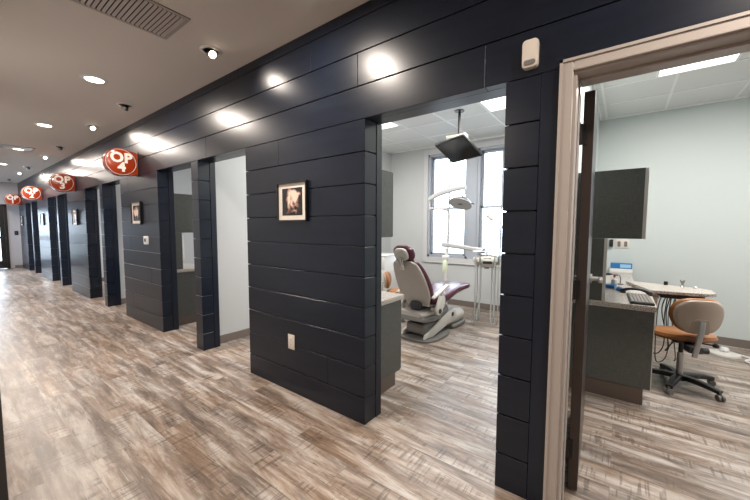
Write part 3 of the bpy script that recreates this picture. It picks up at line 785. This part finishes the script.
bm = BM(); bx(bm, -.075, .075, -.007, 0, -.06, .06, bev=.003); mk('cover_plate', bm, WPLAST, r)
for x in (-.036, .036):
    bm = BM(); prism(bm, rrect(.034, .07, .008), .007, .010, Matrix.Translation((x, 0, 0)) @ Matrix.Rotation(R(90), 4, 'X')); mk('receptacle', bm, SHELLD, r)
bm = BM(); bx(bm, -.145, -.1, -.05, -.0, -.04, .06, bev=.006); o = mk('charger_plug', bm, BLACK); o.location = (0, YB-.001, 1.17); tag(o, 'small black charger box on the wall beside the double outlet plate', 'charger')
# gooseneck lamp
r = thing('gooseneck_lamp', 'small black gooseneck lamp bending over the counter', 'lamp', (.0, 2.56, CZ+.001))
bm = BM(); lathe(bm, [(0, .014), (.02, .013), (.03, .006), (.032, 0), (0, 0)], 20); mk('lamp_base', bm, SHELLD, r)
bm = BM(); tube(bm, [(0, 0, .01), (0, 0, .06), (-.01, -.005, .095), (-.05, -.02, .105), (-.09, -.03, .104)], .006); mk('gooseneck', bm, STEEL, r)
bm = BM(); sweep(bm, [(-.07, -.025, .106), (-.10, -.035, .108), (-.14, -.05, .104), (-.17, -.06, .096)], rrect(.055, .022, .009), smooth=3, scale=[.4, 1, 1.1, .8]); mk('lamp_head', bm, BLACK, r)
r = thing('hand_sanitizer', 'small red and white dispenser bottle on the counter', 'bottle', (-.05, 2.38, CZ+.001))
bm = BM(); lathe(bm, [(0, 0), (.027, 0), (.028, .07), (.012, .085), (.011, .095), (0, .095)], 18); mk('bottle_body', bm, WHITEP, r)
bm = BM(); cyl(bm, (0, 0, .095), (0, 0, .115), .010, n=14); bx(bm, -.006, .03, -.006, .006, .112, .122, bev=.002); mk('pump', bm, RED, r)

# delivery tray slab with hoses
def tray_table():
    r = thing('delivery_table', 'pale stone-topped instrument table with hoses beyond the keyboard', 'table', (.45, 2.4, 0))
    pts = [(.222, 2.12), (.61, 2.19), (.665, 2.26), (.665, 2.46), (.60, 2.53), (.10, 2.68), (.045, 2.65)]
    out = [(x-.45, y-2.4) for x, y in pts]
    bm = BM(); prism(bm, out, CZ+.006, CZ+.034, bev=.004); mk('tabletop', bm, COUNT, r, False)
    bm = BM(); bx(bm, -.15, .15, -.12, .1, CZ-.05, CZ+.005, bev=.006); bx(bm, -.33, -.10, .16, .20, CZ-.04, CZ+.005, bev=.004); cyl(bm, (-.285, .18, 0.03), (-.285, .18, CZ-.03), .025); mk('column', bm, DGREY, r)
    bm = BM(); lathe(bm, [(0, 0), (.05, 0), (.05, .02), (.03, .03), (0, .03)], 28, Matrix.Translation((-.285, .18, 0))); mk('pedestal_base', bm, SHELLD, r)
    bm = BM(); bx(bm, -.23, -.17, -.2, -.15, CZ-.12, CZ+.005, bev=.008); bx(bm, -.24, -.16, -.21, -.14, CZ-.05, CZ-.03, bev=.004); mk('holder', bm, WHITEP, r)
    for i, (x, y, d, m_) in enumerate([(-.16, -.10, .52, DGREY), (-.13, -.08, .6, SHELLD), (-.07, -.10, .42, DGREY), (-.03, -.08, .56, SHELLD), (-.10, -.09, .48, DGREY)]):
        bm = BM(); tube(bm, [(x, y, CZ-.02), (x-.03, y-.03, CZ-.18), (x-.05+.02*i, y-.05, CZ-d), (x+.01, y-.02, CZ-d-.06), (x+.06, y+.02, CZ-d+.03), (x+.06, y+.1, CZ-.25), (x+.08, y+.15, CZ-.05)], .0045); mk('hose', bm, m_, r)
    return r
tray_table()
r = thing('polishing_cup', 'small chrome flared cup standing on the instrument table', 'cup', (.475, 2.53, CZ+.0345))
bm = BM(); lathe(bm, [(0, 0), (.018, 0), (.008, .012), (.008, .03), (.022, .062), (.019, .062), (0, .03)], 18); mk('cup', bm, STEEL, r)
r = thing('amalgam_well', 'tiny black cap standing on the instrument table left of the cup', 'cap', (.36, 2.57, CZ+.0345))
bm = BM(); lathe(bm, [(0, 0), (.016, 0), (.016, .03), (.012, .036), (0, .036)], 16); mk('cap', bm, BLACK, r)
r = thing('syringe_tip_holder', 'tiny white button on the instrument table right of the cup', 'holder', (.56, 2.48, CZ+.0345))
bm = BM(); lathe(bm, [(0, 0), (.014, 0), (.014, .012), (.008, .018), (0, .018)], 16); mk('holder', bm, WHITEP, r)

# ================================================================== STOOLS
def stool(loc, rz, label):
    r = thing('dental_stool', label, 'stool', loc, rz, 'rolling operator stools')
    # backrest stands towards -Y of the stool (its back faces -Y)
    bm = BM(); lathe(bm, [(0, .10), (.03, .10), (.032, .065), (.045, .055), (0, .05)], 20); mk('hub', bm, BLACK, r)
    for i in range(5):
        a = R(-127+72*i); c, s_ = math.cos(a), math.sin(a)
        bm = BM(); sweep(bm, [(c*.02, s_*.02, .082), (c*.12, s_*.12, .088), (c*.22, s_*.22, .078), (c*.285, s_*.285, .066)], rrect(.062, .042, .012), smooth=3, scale=[1, .95, .8, .65]); lg = mk('base_leg', bm, BLACK, r)
        bm = BM(); Mq = Matrix.Translation((c*.285, s_*.285, 0)) @ Matrix.Rotation(a+R(60), 4, 'Z')
        for sx in (-1, 1):
            v = cyl(bm, (sx*.006, 0, .0255), (sx*.022, 0, .0255), .025, n=20); tr(bm, v, Mq)
        v = cyl(bm, (0, 0, .03), (0, 0, .066), .008, n=10); tr(bm, v, Mq); mk('caster', bm, SHELLD, lg)
    bm = BM(); cyl(bm, (0, 0, .09), (0, 0, .30), .024); mk('column', bm, SILVER, r)
    bm = BM(); cyl(bm, (0, 0, .30), (0, 0, .42), .017); mk('piston', bm, BLACK, r)
    bm = BM(); bx(bm, -.09, .09, -.10, .09, .405, .43, bev=.006); bx(bm, -.03, .03, -.26, -.08, .40, .422, bev=.006); mk('seat_plate', bm, DGREY, r)
    bm = BM(); cyl(bm, (.03, -.02, .41), (.20, -.07, .40), .006, n=10); v = lathe(bm, [(0, -.02), (.02, -.012), (.022, .008), (0, .02)], 16, Matrix.Translation((.2, -.07, .40))); mk('height_lever', bm, BLACK, r)
    # seat: wide rounded saddle-ish pad
    prof = [(0, .435), (.15, .432), (.195, .437), (.215, .458), (.205, .482), (.17, .497), (.10, .503), (0, .497)]
    bm = BM(); v = lathe(bm, prof, 40)
    for q in v:
        q.co.x *= 1.05; q.co.y *= .98
        q.co.z += .035*max(0, -q.co.y/.2)**2*.4 - .03*max(0, q.co.y/.2-.4)
    mk('seat', bm, TAN, r)
    # backrest: curved oval pad, shell behind it
    def oval(bm, a, b, y0, y1, zc, curve, n=40, rings=7, inset=.02):
        lay = []
        steps = [(y0, .0), (y0, .55), (y0, .86), (y0+(y1-y0)*.15, .96), (y0+(y1-y0)*.5, 1.0), (y0+(y1-y0)*.85, .96), (y1, .86), (y1, .5), (y1, 0)]
        for yy, k in steps:
            if k == 0: lay.append([bm.verts.new((0, yy-curve*0, zc))]); continue
            lay.append([])
            for i in range(n):
                t_ = 2*math.pi*i/n; cc, ss = math.cos(t_), math.sin(t_)
                x = a*k*math.copysign(abs(cc)**.72, cc); z = b*k*math.copysign(abs(ss)**.78, ss)
                if z < 0: x *= 1-.10*(-z/b)
                lay[-1].append(bm.verts.new((x, yy+curve*(x/a)**2, zc+z)))
        for A_, B_ in zip(lay, lay[1:]):
            for i in range(n):
                j = (i+1) % n
                if len(A_) == 1: bm.faces.new((A_[0], B_[i], B_[j]))
                elif len(B_) == 1: bm.faces.new((A_[i], A_[j], B_[0]))
                else: bm.faces.new((A_[i], A_[j], B_[j], B_[i]))
    Mb = Matrix.Translation((0, -.235, .66)) @ Matrix.Rotation(R(6), 4, 'X') @ Matrix.Translation((0, 0, -.66))
    bm = BM(); oval(bm, .178, .15, 0, .05, .67, .045); bm.transform(Mb); mk('backrest', bm, TAN, r)
    bm = BM(); oval(bm, .166, .14, -.022, .004, .672, .045); bm.transform(Mb); sh = mk('back_shell', bm, BEIGESH, r)
    bm = BM(); prism(bm, [(-.055, -.10), (.055, -.10), (.05, .005), (.035, .02), (-.035, .02), (-.05, .005)], 0, .004, Mb @ Matrix.Translation((0, -.0205, .635)) @ Matrix.Rotation(R(90), 4, 'X')); mk('cover_plate', bm, BEIGESH, sh)
    bm = BM(); sweep(bm, [(0, -.27, .64), (-.008, -.28, .58), (-.02, -.283, .50), (-.032, -.28, .42), (-.04, -.275, .35)], rrect(.02, .036, .007), up=(1, 0, 0), smooth=3); mk('back_bracket', bm, SILVER, r)
    bm = BM(); bx(bm, -.075, .02, -.27, -.18, .375, .43, bev=.012); cyl(bm, (.02, -.24, .40), (.06, -.24, .40), .024, n=20); mk('tilt_knob', bm, DGREY, r)
    return r
st0 = stool((.45, 2.14, 0), R(19), 'caramel vinyl rolling stool with taupe back shell in the doorway room')
s5 = dup(st0, (-2.70, 2.50, 0), R(-62), label='rolling stool partly hidden behind the maroon dental chair')
s5.scale = (.95, .95, .86)

# ================================================================== DENTAL CHAIR
def dental_chair(loc, rz, label):
    r = thing('dental_chair', label, 'dental chair', loc, rz, 'reclining dental chairs')
    # local: +Y towards the feet, x to the patient's right side seen from behind
    def plate(bm, sections, n=10):
        """sections: list of (y, z, halfwidth, thickness, lift at edges)"""
        rings = []
        for i, (y, z, hw, th, lf) in enumerate(sections):
            a = sections[max(i-1, 0)]; b = sections[min(i+1, len(sections)-1)]
            d = Vector((0, b[0]-a[0], b[1]-a[1])).normalized(); nrm = Vector((0, -d.z, d.y))
            if nrm.z < 0 and abs(nrm.z) > .05: nrm = -nrm
            shp = rrect(2*hw, th, min(th, hw*2)*.45, 4); c = Vector((0, y, z))
            rings.append([bm.verts.new(c+Vector((1, 0, 0))*p+nrm*(q+lf*(p/hw)**2)) for p, q in shp])
        m_ = len(rings[0])
        for A_, B_ in zip(rings, rings[1:]):
            for i in range(m_): bm.faces.new((A_[i], A_[(i+1) % m_], B_[(i+1) % m_], B_[i]))
        bm.faces.new(rings[0]); bm.faces.new(list(reversed(rings[-1])))
    def dens(sec, k=4):
        out = []
        for i in range(len(sec)-1):
            p0, p1, p2, p3 = sec[max(i-1, 0)], sec[i], sec[i+1], sec[min(i+2, len(sec)-1)]
            for j in range(k):
                t = j/k; out.append(tuple(.5*((2*b)+(-a+c)*t+(2*a-5*b+4*c-d)*t*t+(-a+3*b-3*c+d)*t**3) for a, b, c, d in zip(p0, p1, p2, p3)))
        out.append(sec[-1]); return out
    # floor plate
    bm = BM(); out = []
    for i in range(40):
        a = 2*math.pi*i/40; c, s_ = math.cos(a), math.sin(a); out.append((.27*math.copysign(abs(c)**.7, c)*(1-.12*s_), .36*math.copysign(abs(s_)**.8, s_)))
    prism(bm, out, .0, .028, bev=.012, seg=3); mk('floor_plate', bm, SHELLD, r)
    # pump housing towards the feet
    bm = BM(); plate(bm, dens([(.28, .13, .12, .16, 0), (.40, .15, .155, .22, 0), (.62, .15, .16, .23, 0), (.78, .125, .14, .19, 0), (.84, .10, .10, .12, 0)])); bm.transform(Matrix.Translation((0, 0, .003))); mk('pump_housing', bm, SHELLW, r)
    bm = BM(); plate(bm, dens([(.40, .03, .17, .055, 0), (.62, .03, .175, .055, 0), (.80, .03, .15, .055, 0), (.88, .03, .09, .055, 0)])); mk('housing_skirt', bm, SHELLD, r)
    # lift arm: two side plates with a round pivot, and a body between them
    for sx in (1, -1):
        bm = BM(); out = [(-.30, .035), (-.12, .03), (.34, .13), (.46, .20), (.46, .27), (.38, .29), (.20, .265), (-.02, .17), (-.28, .085)]
        prism(bm, [(y, z) for y, z in out], 0, .03, Matrix.Translation((sx*.15-(.03 if sx < 0 else 0), 0, 0)) @ Matrix(((0, 0, 1, 0), (1, 0, 0, 0), (0, 1, 0, 0), (0, 0, 0, 1))), bev=.008); ar = mk('lift_arm', bm, SHELLW, r)
        bm = BM(); cyl(bm, (sx*.165, .37, .225), (sx*.187, .37, .225), .028, n=24); mk('pivot_cap', bm, BLACK, ar)
    bm = BM(); bx(bm, -.14, .14, -.25, .35, .06, .20, bev=.03, seg=3); mk('lift_housing', bm, SHELLD, r)
    # upper frame casting, stacked lips under the seat
    bm = BM(); plate(bm, dens([(-.36, .29, .16, .05, 0), (-.28, .27, .19, .07, 0), (0, .26, .195, .09, 0), (.26, .30, .17, .07, 0), (.34, .33, .12, .04, 0)])); mk('seat_frame', bm, SHELLD, r)
    bm = BM(); plate(bm, dens([(-.35, .335, .15, .05, 0), (-.27, .33, .175, .06, 0), (.0, .335, .18, .06, 0), (.24, .36, .15, .05, 0)])); mk('seat_cradle', bm, SHELL, r)
    bm = BM(); bx(bm, -.07, .07, -.26, .0, .36, .47, bev=.02, seg=3); mk('back_pivot', bm, DGREY, r)
    # seat and leg cushion
    bm = BM(); plate(bm, dens([(-.17, .47, .20, .08, .02), (-.05, .46, .25, .11, .03), (.12, .47, .255, .115, .03), (.30, .505, .24, .10, .02), (.46, .535, .22, .085, .01), (.62, .55, .21, .075, .0), (.82, .55, .20, .07, .0), (.90, .545, .15, .05, 0)])); mk('seat_cushion', bm, MAROON, r)
    bm = BM(); plate(bm, dens([(-.20, .425, .17, .03, .01), (.12, .405, .19, .03, .01), (.30, .44, .18, .03, .01), (.46, .475, .16, .025, .0), (.80, .505, .14, .02, 0)])); mk('seat_shell', bm, SHELL, r)
    # back cushion and shell
    top = (-.60, 1.0)
    bm = BM(); plate(bm, dens([(-.16, .47, .19, .07, .02), (-.235, .57, .24, .08, .025), (-.31, .70, .245, .08, .03), (-.385, .84, .225, .07, .03), (-.445, .95, .185, .06, .02), (-.47, 1.0, .13, .04, .01)])); mk('back_cushion', bm, MAROON, r)
    bm = BM(); plate(bm, dens([(-.195, .44, .17, .03, .01), (-.275, .54, .22, .035, .035), (-.355, .68, .227, .035, .042), (-.43, .83, .207, .035, .035), (-.49, .935, .172, .03, .03), (-.52, .98, .12, .02, .015)])); mk('back_shell', bm, SHELL, r)
    # headrest
    bm = BM(); plate(bm, dens([(-.455, .985, .08, .05, .01), (-.475, 1.015, .125, .075, .02), (-.50, 1.07, .142, .085, .025), (-.525, 1.13, .13, .075, .02), (-.535, 1.17, .07, .04, .01)])); hr = mk('headrest', bm, MAROON, r)
    bm = BM(); plate(bm, dens([(-.515, 1.0, .05, .025, .01), (-.525, 1.02, .085, .04, .015), (-.548, 1.07, .098, .045, .02), (-.57, 1.115, .082, .04, .015), (-.578, 1.14, .045, .02, .01)])); mk('headrest_shell', bm, SHELLW, hr)
    bm = BM(); bx(bm, -.03, .03, -.015, .015, -.09, .06, bev=.008, M=Matrix.Translation((0, -.535, .98)) @ Matrix.Rotation(R(22), 4, 'X')); mk('headrest_slide', bm, CHROME, hr)
    # armrests
    for sx in (1, -1):
        x = sx*.265
        bm = BM(); out = rrect(.25, .11, .05, 6)
        M_ = Matrix.Translation((x-.022, -.10, .44)) @ Matrix(((0, 0, 1, 0), (1, 0, 0, 0), (0, 1, 0, 0), (0, 0, 0, 1))) @ Matrix.Rotation(R(58), 4, 'Z')
        prism(bm, out, 0, .045, M_, bev=.012, seg=3); br = mk('arm_support', bm, SHELLW, r)
        bm = BM(); cyl(bm, (x+sx*.02, -.14, .375), (x+sx*.03, -.14, .375), .03, n=24); mk('pivot_cap', bm, BLACK, br)
        bm = BM(); cyl(bm, (x-sx*.02, -.115, .375), (sx*.16, -.12, .37), .035, n=20); mk('pivot_tube', bm, SHELL, br)
        bm = BM(); sweep(bm, [(x, -.27, .55), (x, -.17, .585), (x, -.02, .64), (x, .07, .665)], rrect(.06, .03, .013), smooth=4, scale=[.7, 1, 1, .7]); mk('armrest', bm, SHELLW, r)
        bm = BM(); bx(bm, x-.02, x+.02, -.09, -.04, .50, .62, bev=.01); mk('arm_stem', bm, SHELLW, r)
    return r
dc = dental_chair((-2.0, 2.04, 0), R(-5), 'maroon and grey reclined dental chair facing the window')
# foot control on the doorway-room floor
r = thing('foot_control', 'white and black foot pedal on the floor at the right edge', 'foot pedal', (.95, 3.42, 0), R(20))
bm = BM(); lathe(bm, [(0, .03), (.07, .028), (.125, .015), (.13, 0), (0, 0)], 30); mk('pedal_disc', bm, SHELLW, r)
bm = BM(); lathe(bm, [(0, .08), (.03, .074), (.04, .05), (.034, .029), (0, .029)], 20); mk('dome_button', bm, WHITEP, r)
bm = BM(); tube(bm, [(.1, 0, .012), (.16, -.12, .010), (.05, -.22, .010), (.12, -.32, .010), (.3, -.28, .010), (.45, -.05, .010), (.6, .0, .010)], .010); mk('hose', bm, WHITEP, r)

# ================================================================== ROOM 5 EQUIPMENT
# delivery unit with post, arm, light pole
def delivery():
    r = thing('delivery_unit', 'dental delivery unit on a long arm with hanging tubes by the window', 'dental unit', (-2.21, 3.09, 0))
    P = Vector((-2.14, 2.95, 0))
    def lc(x, y, z): return Vector((x, y, z))-P
    bm = BM(); lathe(bm, [(0, 0), (.15, 0), (.15, .02), (.05, .05), (0, .05)], 28); cyl(bm, (0, 0, .04), (0, 0, 1.06), .026); mk('post', bm, WHITEP, r)
    bm = BM(); sweep(bm, [lc(-2.20, 2.96, 1.115), lc(-2.1, 2.93, 1.112), lc(-1.62, 2.84, 1.07), lc(-1.50, 2.80, 1.05)], rrect(.075, .07, .02), scale=[1, 1, .9, .8], smooth=2); mk('unit_arm', bm, EQW, r)
    # head
    c = lc(-1.44, 2.75, .935)
    Mh = Matrix.Translation(c) @ Matrix.Rotation(R(22), 4, 'Z')
    bm = BM(); v = lathe(bm, [(0, -.085), (.09, -.08), (.15, -.055), (.19, -.015), (.185, .015), (.14, .045), (.08, .058), (0, .06)], 36); tr(bm, v, Mh @ Matrix.Diagonal((1, .62, 1.2, 1))); hd_ = mk('control_head', bm, SHELLW, r)
    bm = BM(); prism(bm, rrect(.12, .036, .012), 0, .02, Mh @ Matrix.Translation((0, -.103, -.028)) @ Matrix.Rotation(R(90), 4, 'X')); mk('display', bm, BLACK, hd_)
    bm = BM(); prism(bm, rrect(.10, .022, .008), 0, .02, Mh @ Matrix.Translation((0, -.088, .026)) @ Matrix.Rotation(R(90), 4, 'X')); mk('keypad', bm, SHELLD, hd_)
    bm = BM(); cyl(bm, c+Vector((0, 0, -.125)), c+Vector((0, 0, -.07)), .03, .04); mk('gauge', bm, STEEL, hd_)
    bm = BM(); bx(bm, -.19, .19, -.10, .10, .115, .121, bev=.002, M=Mh); cyl(bm, c+Vector((0, 0, .04)), c+Vector((0, 0, .116)), .012); mk('instrument_tray', bm, WHITEP, r)
    # handpieces and looping tubes
    for i, x in enumerate((-.155, -.095, .095, .15)):
        yy = -.118*math.sqrt(1-(x/.2)**2)-.006
        p = Mh @ Vector((x, yy, -.01))
        bm = BM(); cyl(bm, p+Vector((0, 0, -.05)), p+Vector((0, 0, .04)), .012, n=14); cyl(bm, p+Vector((0, 0, .04)), p+Vector((.004, -.008, .065)), .009, .006, n=12); mk('handpiece', bm, SHELLD if i % 2 else SILVER, r)
        e = Mh @ Vector((x*.8, .03, -.06)); zb = .03+.03*((i*2) % 3)
        bm = BM(); tube(bm, [p+Vector((0, 0, -.05)), Vector((p.x, p.y, .6)), Vector((p.x, p.y+.01, zb+.10)), Vector((p.x-.03, p.y+.05, zb)), Vector((p.x-.07, p.y+.10, zb+.05)), Vector((e.x-.01, e.y+.03, .4)), e], .009); mk('hose', bm, EQW, r)
    bm = BM(); tube(bm, [Mh @ Vector((-.06, 0, .13)), Mh @ Vector((-.02, 0, .165)), Mh @ Vector((.06, 0, .13))], .007); mk('tray_instrument', bm, DGREY, r)
    bm = BM(); c2 = lc(-2.12, 2.86, .88)
    lathe(bm, [(0, 0), (.035, 0), (.038, .02), (.038, .14), (.02, .17), (.014, .19), (.014, .21), (0, .21)], 20, Matrix.Translation(c2+Vector((.0, 0, -.17)))); mk('water_bottle', bm, SOAP, r)
    bm = BM(); bx(bm, -.03, .05, -.11, .0, .90, .95, bev=.01); mk('bottle_bracket', bm, WHITEP, r)
delivery()
def op_light():
    P = Vector((-2.11, 2.95, 1.14)); r = thing('operatory_light', 'dental exam light on a jointed arm in front of the window', 'lamp', (-2.19, 3.09, 1.14))
    def lc(x, y, z): return Vector((x, y, z))-P
    bm = BM(); tube(bm, [lc(-2.11, 2.95, 1.14), lc(-2.105, 2.95, 1.40), lc(-2.10, 2.95, 1.58), lc(-2.12, 2.95, 1.655), lc(-2.18, 2.95, 1.675), lc(-2.42, 2.95, 1.69)], .019, n=14); mk('pole', bm, EQW, r)
    bm = BM(); cyl(bm, lc(-2.43, 2.95, 1.66), lc(-2.44, 2.95, 1.83), .02); mk('elbow_joint', bm, EQW, r)
    bm = BM(); sweep(bm, [lc(-2.45, 2.95, 1.83), lc(-2.33, 2.95, 1.895), lc(-2.12, 2.94, 1.955), lc(-1.92, 2.93, 1.985), lc(-1.83, 2.93, 1.985)], rrect(.055, .075, .022), smooth=3, scale=[.9, 1, 1, .95, .8]); mk('balance_arm', bm, EQW, r)
    bm = BM(); tube(bm, [lc(-1.845, 2.93, 1.97), lc(-1.84, 2.93, 1.90), lc(-1.87, 2.92, 1.86)], .012); tube(bm, [lc(-1.87, 2.92, 1.87), lc(-1.90, 2.9, 1.84), lc(-1.94, 2.88, 1.80)], .014); mk('yoke', bm, EQW, r)
    c = lc(-1.87, 2.86, 1.76)
    bm = BM(); Mo = Matrix.Translation(c) @ Matrix.Rotation(R(-38), 4, 'X') @ Matrix.Rotation(R(8), 4, 'Y') @ Matrix.Scale(1.22, 4)
    v = lathe(bm, [(0, .065), (.05, .06), (.095, .035), (.125, 0), (.13, -.02), (.122, -.02), (.09, .01), (.045, .03), (0, .035)], 36); tr(bm, v, Mo @ Matrix.Diagonal((1.1, .8, 1, 1))); hd_ = mk('lamp_head', bm, MIRROR, r)
    bm = BM(); v = lathe(bm, [(.126, -.018), (.134, -.014), (.136, -.028), (.126, -.03)], 36); tr(bm, v, Mo @ Matrix.Diagonal((1.1, .8, 1, 1))); mk('rim', bm, EQW, hd_)
    bm = BM(); v = bx(bm, -.035, .035, -.025, .025, -.03, .04, bev=.01); tr(bm, v, Mo); mk('bulb_shield', bm, DGREY, hd_)
    for sx in (-1, 1):
        bm = BM(); cyl(bm, Mo @ Vector((sx*.13, 0, -.005)), Mo @ Vector((sx*.17, 0, -.01)), .011, n=14); mk('handle', bm, DGREY, hd_)
op_light()
def monitor():
    P = Vector((-1.73, 2.36, HR)); r = thing('ceiling_monitor', 'black flat monitor tilted down from a ceiling pole', 'monitor', P)
    bm = BM(); cyl(bm, (0, 0, -.012), (0, 0, -.001), .06); cyl(bm, (0, 0, -.30), (0, 0, -.01), .018); mk('ceiling_pole', bm, BLACK, r)
    bm = BM(); bx(bm, -.16, .10, -.05, .05, -.345, -.30, bev=.008); mk('mount_box', bm, WPLAST, r)
    # panel: use measured corners projected on a tilted plane
    Mm = Matrix.Translation((-.02, .0, -.495)) @ Matrix.Rotation(R(-25), 4, 'Z') @ Matrix.Rotation(R(-33), 4, 'X')
    bm = BM(); bx(bm, -.275, .275, -.19, .19, 0, .03, bev=.006, M=Mm); cs = mk('housing', bm, BLACK, r)
    bm = BM(); bx(bm, -.26, .26, -.175, .175, -.0012, -.0002, M=Mm); mk('screen', bm, SCREEN, cs, False)
    bm = BM(); bx(bm, -.06, .06, -.05, .05, .03, .07, bev=.01, M=Mm); mk('tilt_bracket', bm, DGREY, r)
monitor()
r = thing('supply_cart', 'pale white cart standing behind the dental stool in the wide-opening room', 'cart', (-3.36, 2.95, 0))
bm = BM(); bx(bm, -.22, .22, -.22, .22, .06, .90, bev=.008); mk('body', bm, WHITEP, r)
bm = BM(); bx(bm, -.23, .23, -.23, .23, .90, .925, bev=.006); mk('top', bm, WHITEP, r)
for i in range(4):
    bm = BM(); z = .09+.2*i; bx(bm, -.21, .21, -.234, -.2205, z, z+.185, bev=.003); dr = mk('drawer', bm, WHITEP, r)
    bm = BM(); bx(bm, -.06, .06, -.25, -.235, z+.14, z+.155, bev=.004); mk('handle', bm, STEEL, dr)
for a in (-1, 1):
    for b in (-1, 1):
        bm = BM(); cyl(bm, (a*.18-.012, b*.18, .03), (a*.18+.012, b*.18, .03), .03); cyl(bm, (a*.18, b*.18, .03), (a*.18, b*.18, .065), .01); mk('caster', bm, BLACK, r)
# wall mounted x-ray arm reaching in from the right partition
r = thing('xray_arm', 'slim white jointed arm reaching in beside the navy column by the window', 'x-ray arm', (-.4255, 3.0, 1.2))
bm = BM(); bx(bm, -.05, 0, -.1, .1, -.2, .2, bev=.01); mk('wall_box', bm, WHITEP, r)
bm = BM(); sweep(bm, [(-.05, 0, .02), (-.5, -.05, .10), (-.92, -.08, .20), (-1.06, -.09, .33)], rrect(.04, .035, .012), smooth=1); mk('arm', bm, WHITEP, r)
bm = BM(); cyl(bm, (-1.09, -.09, .36), (-1.03, -.09, .30), .03); mk('tip_joint', bm, SHELL, r)
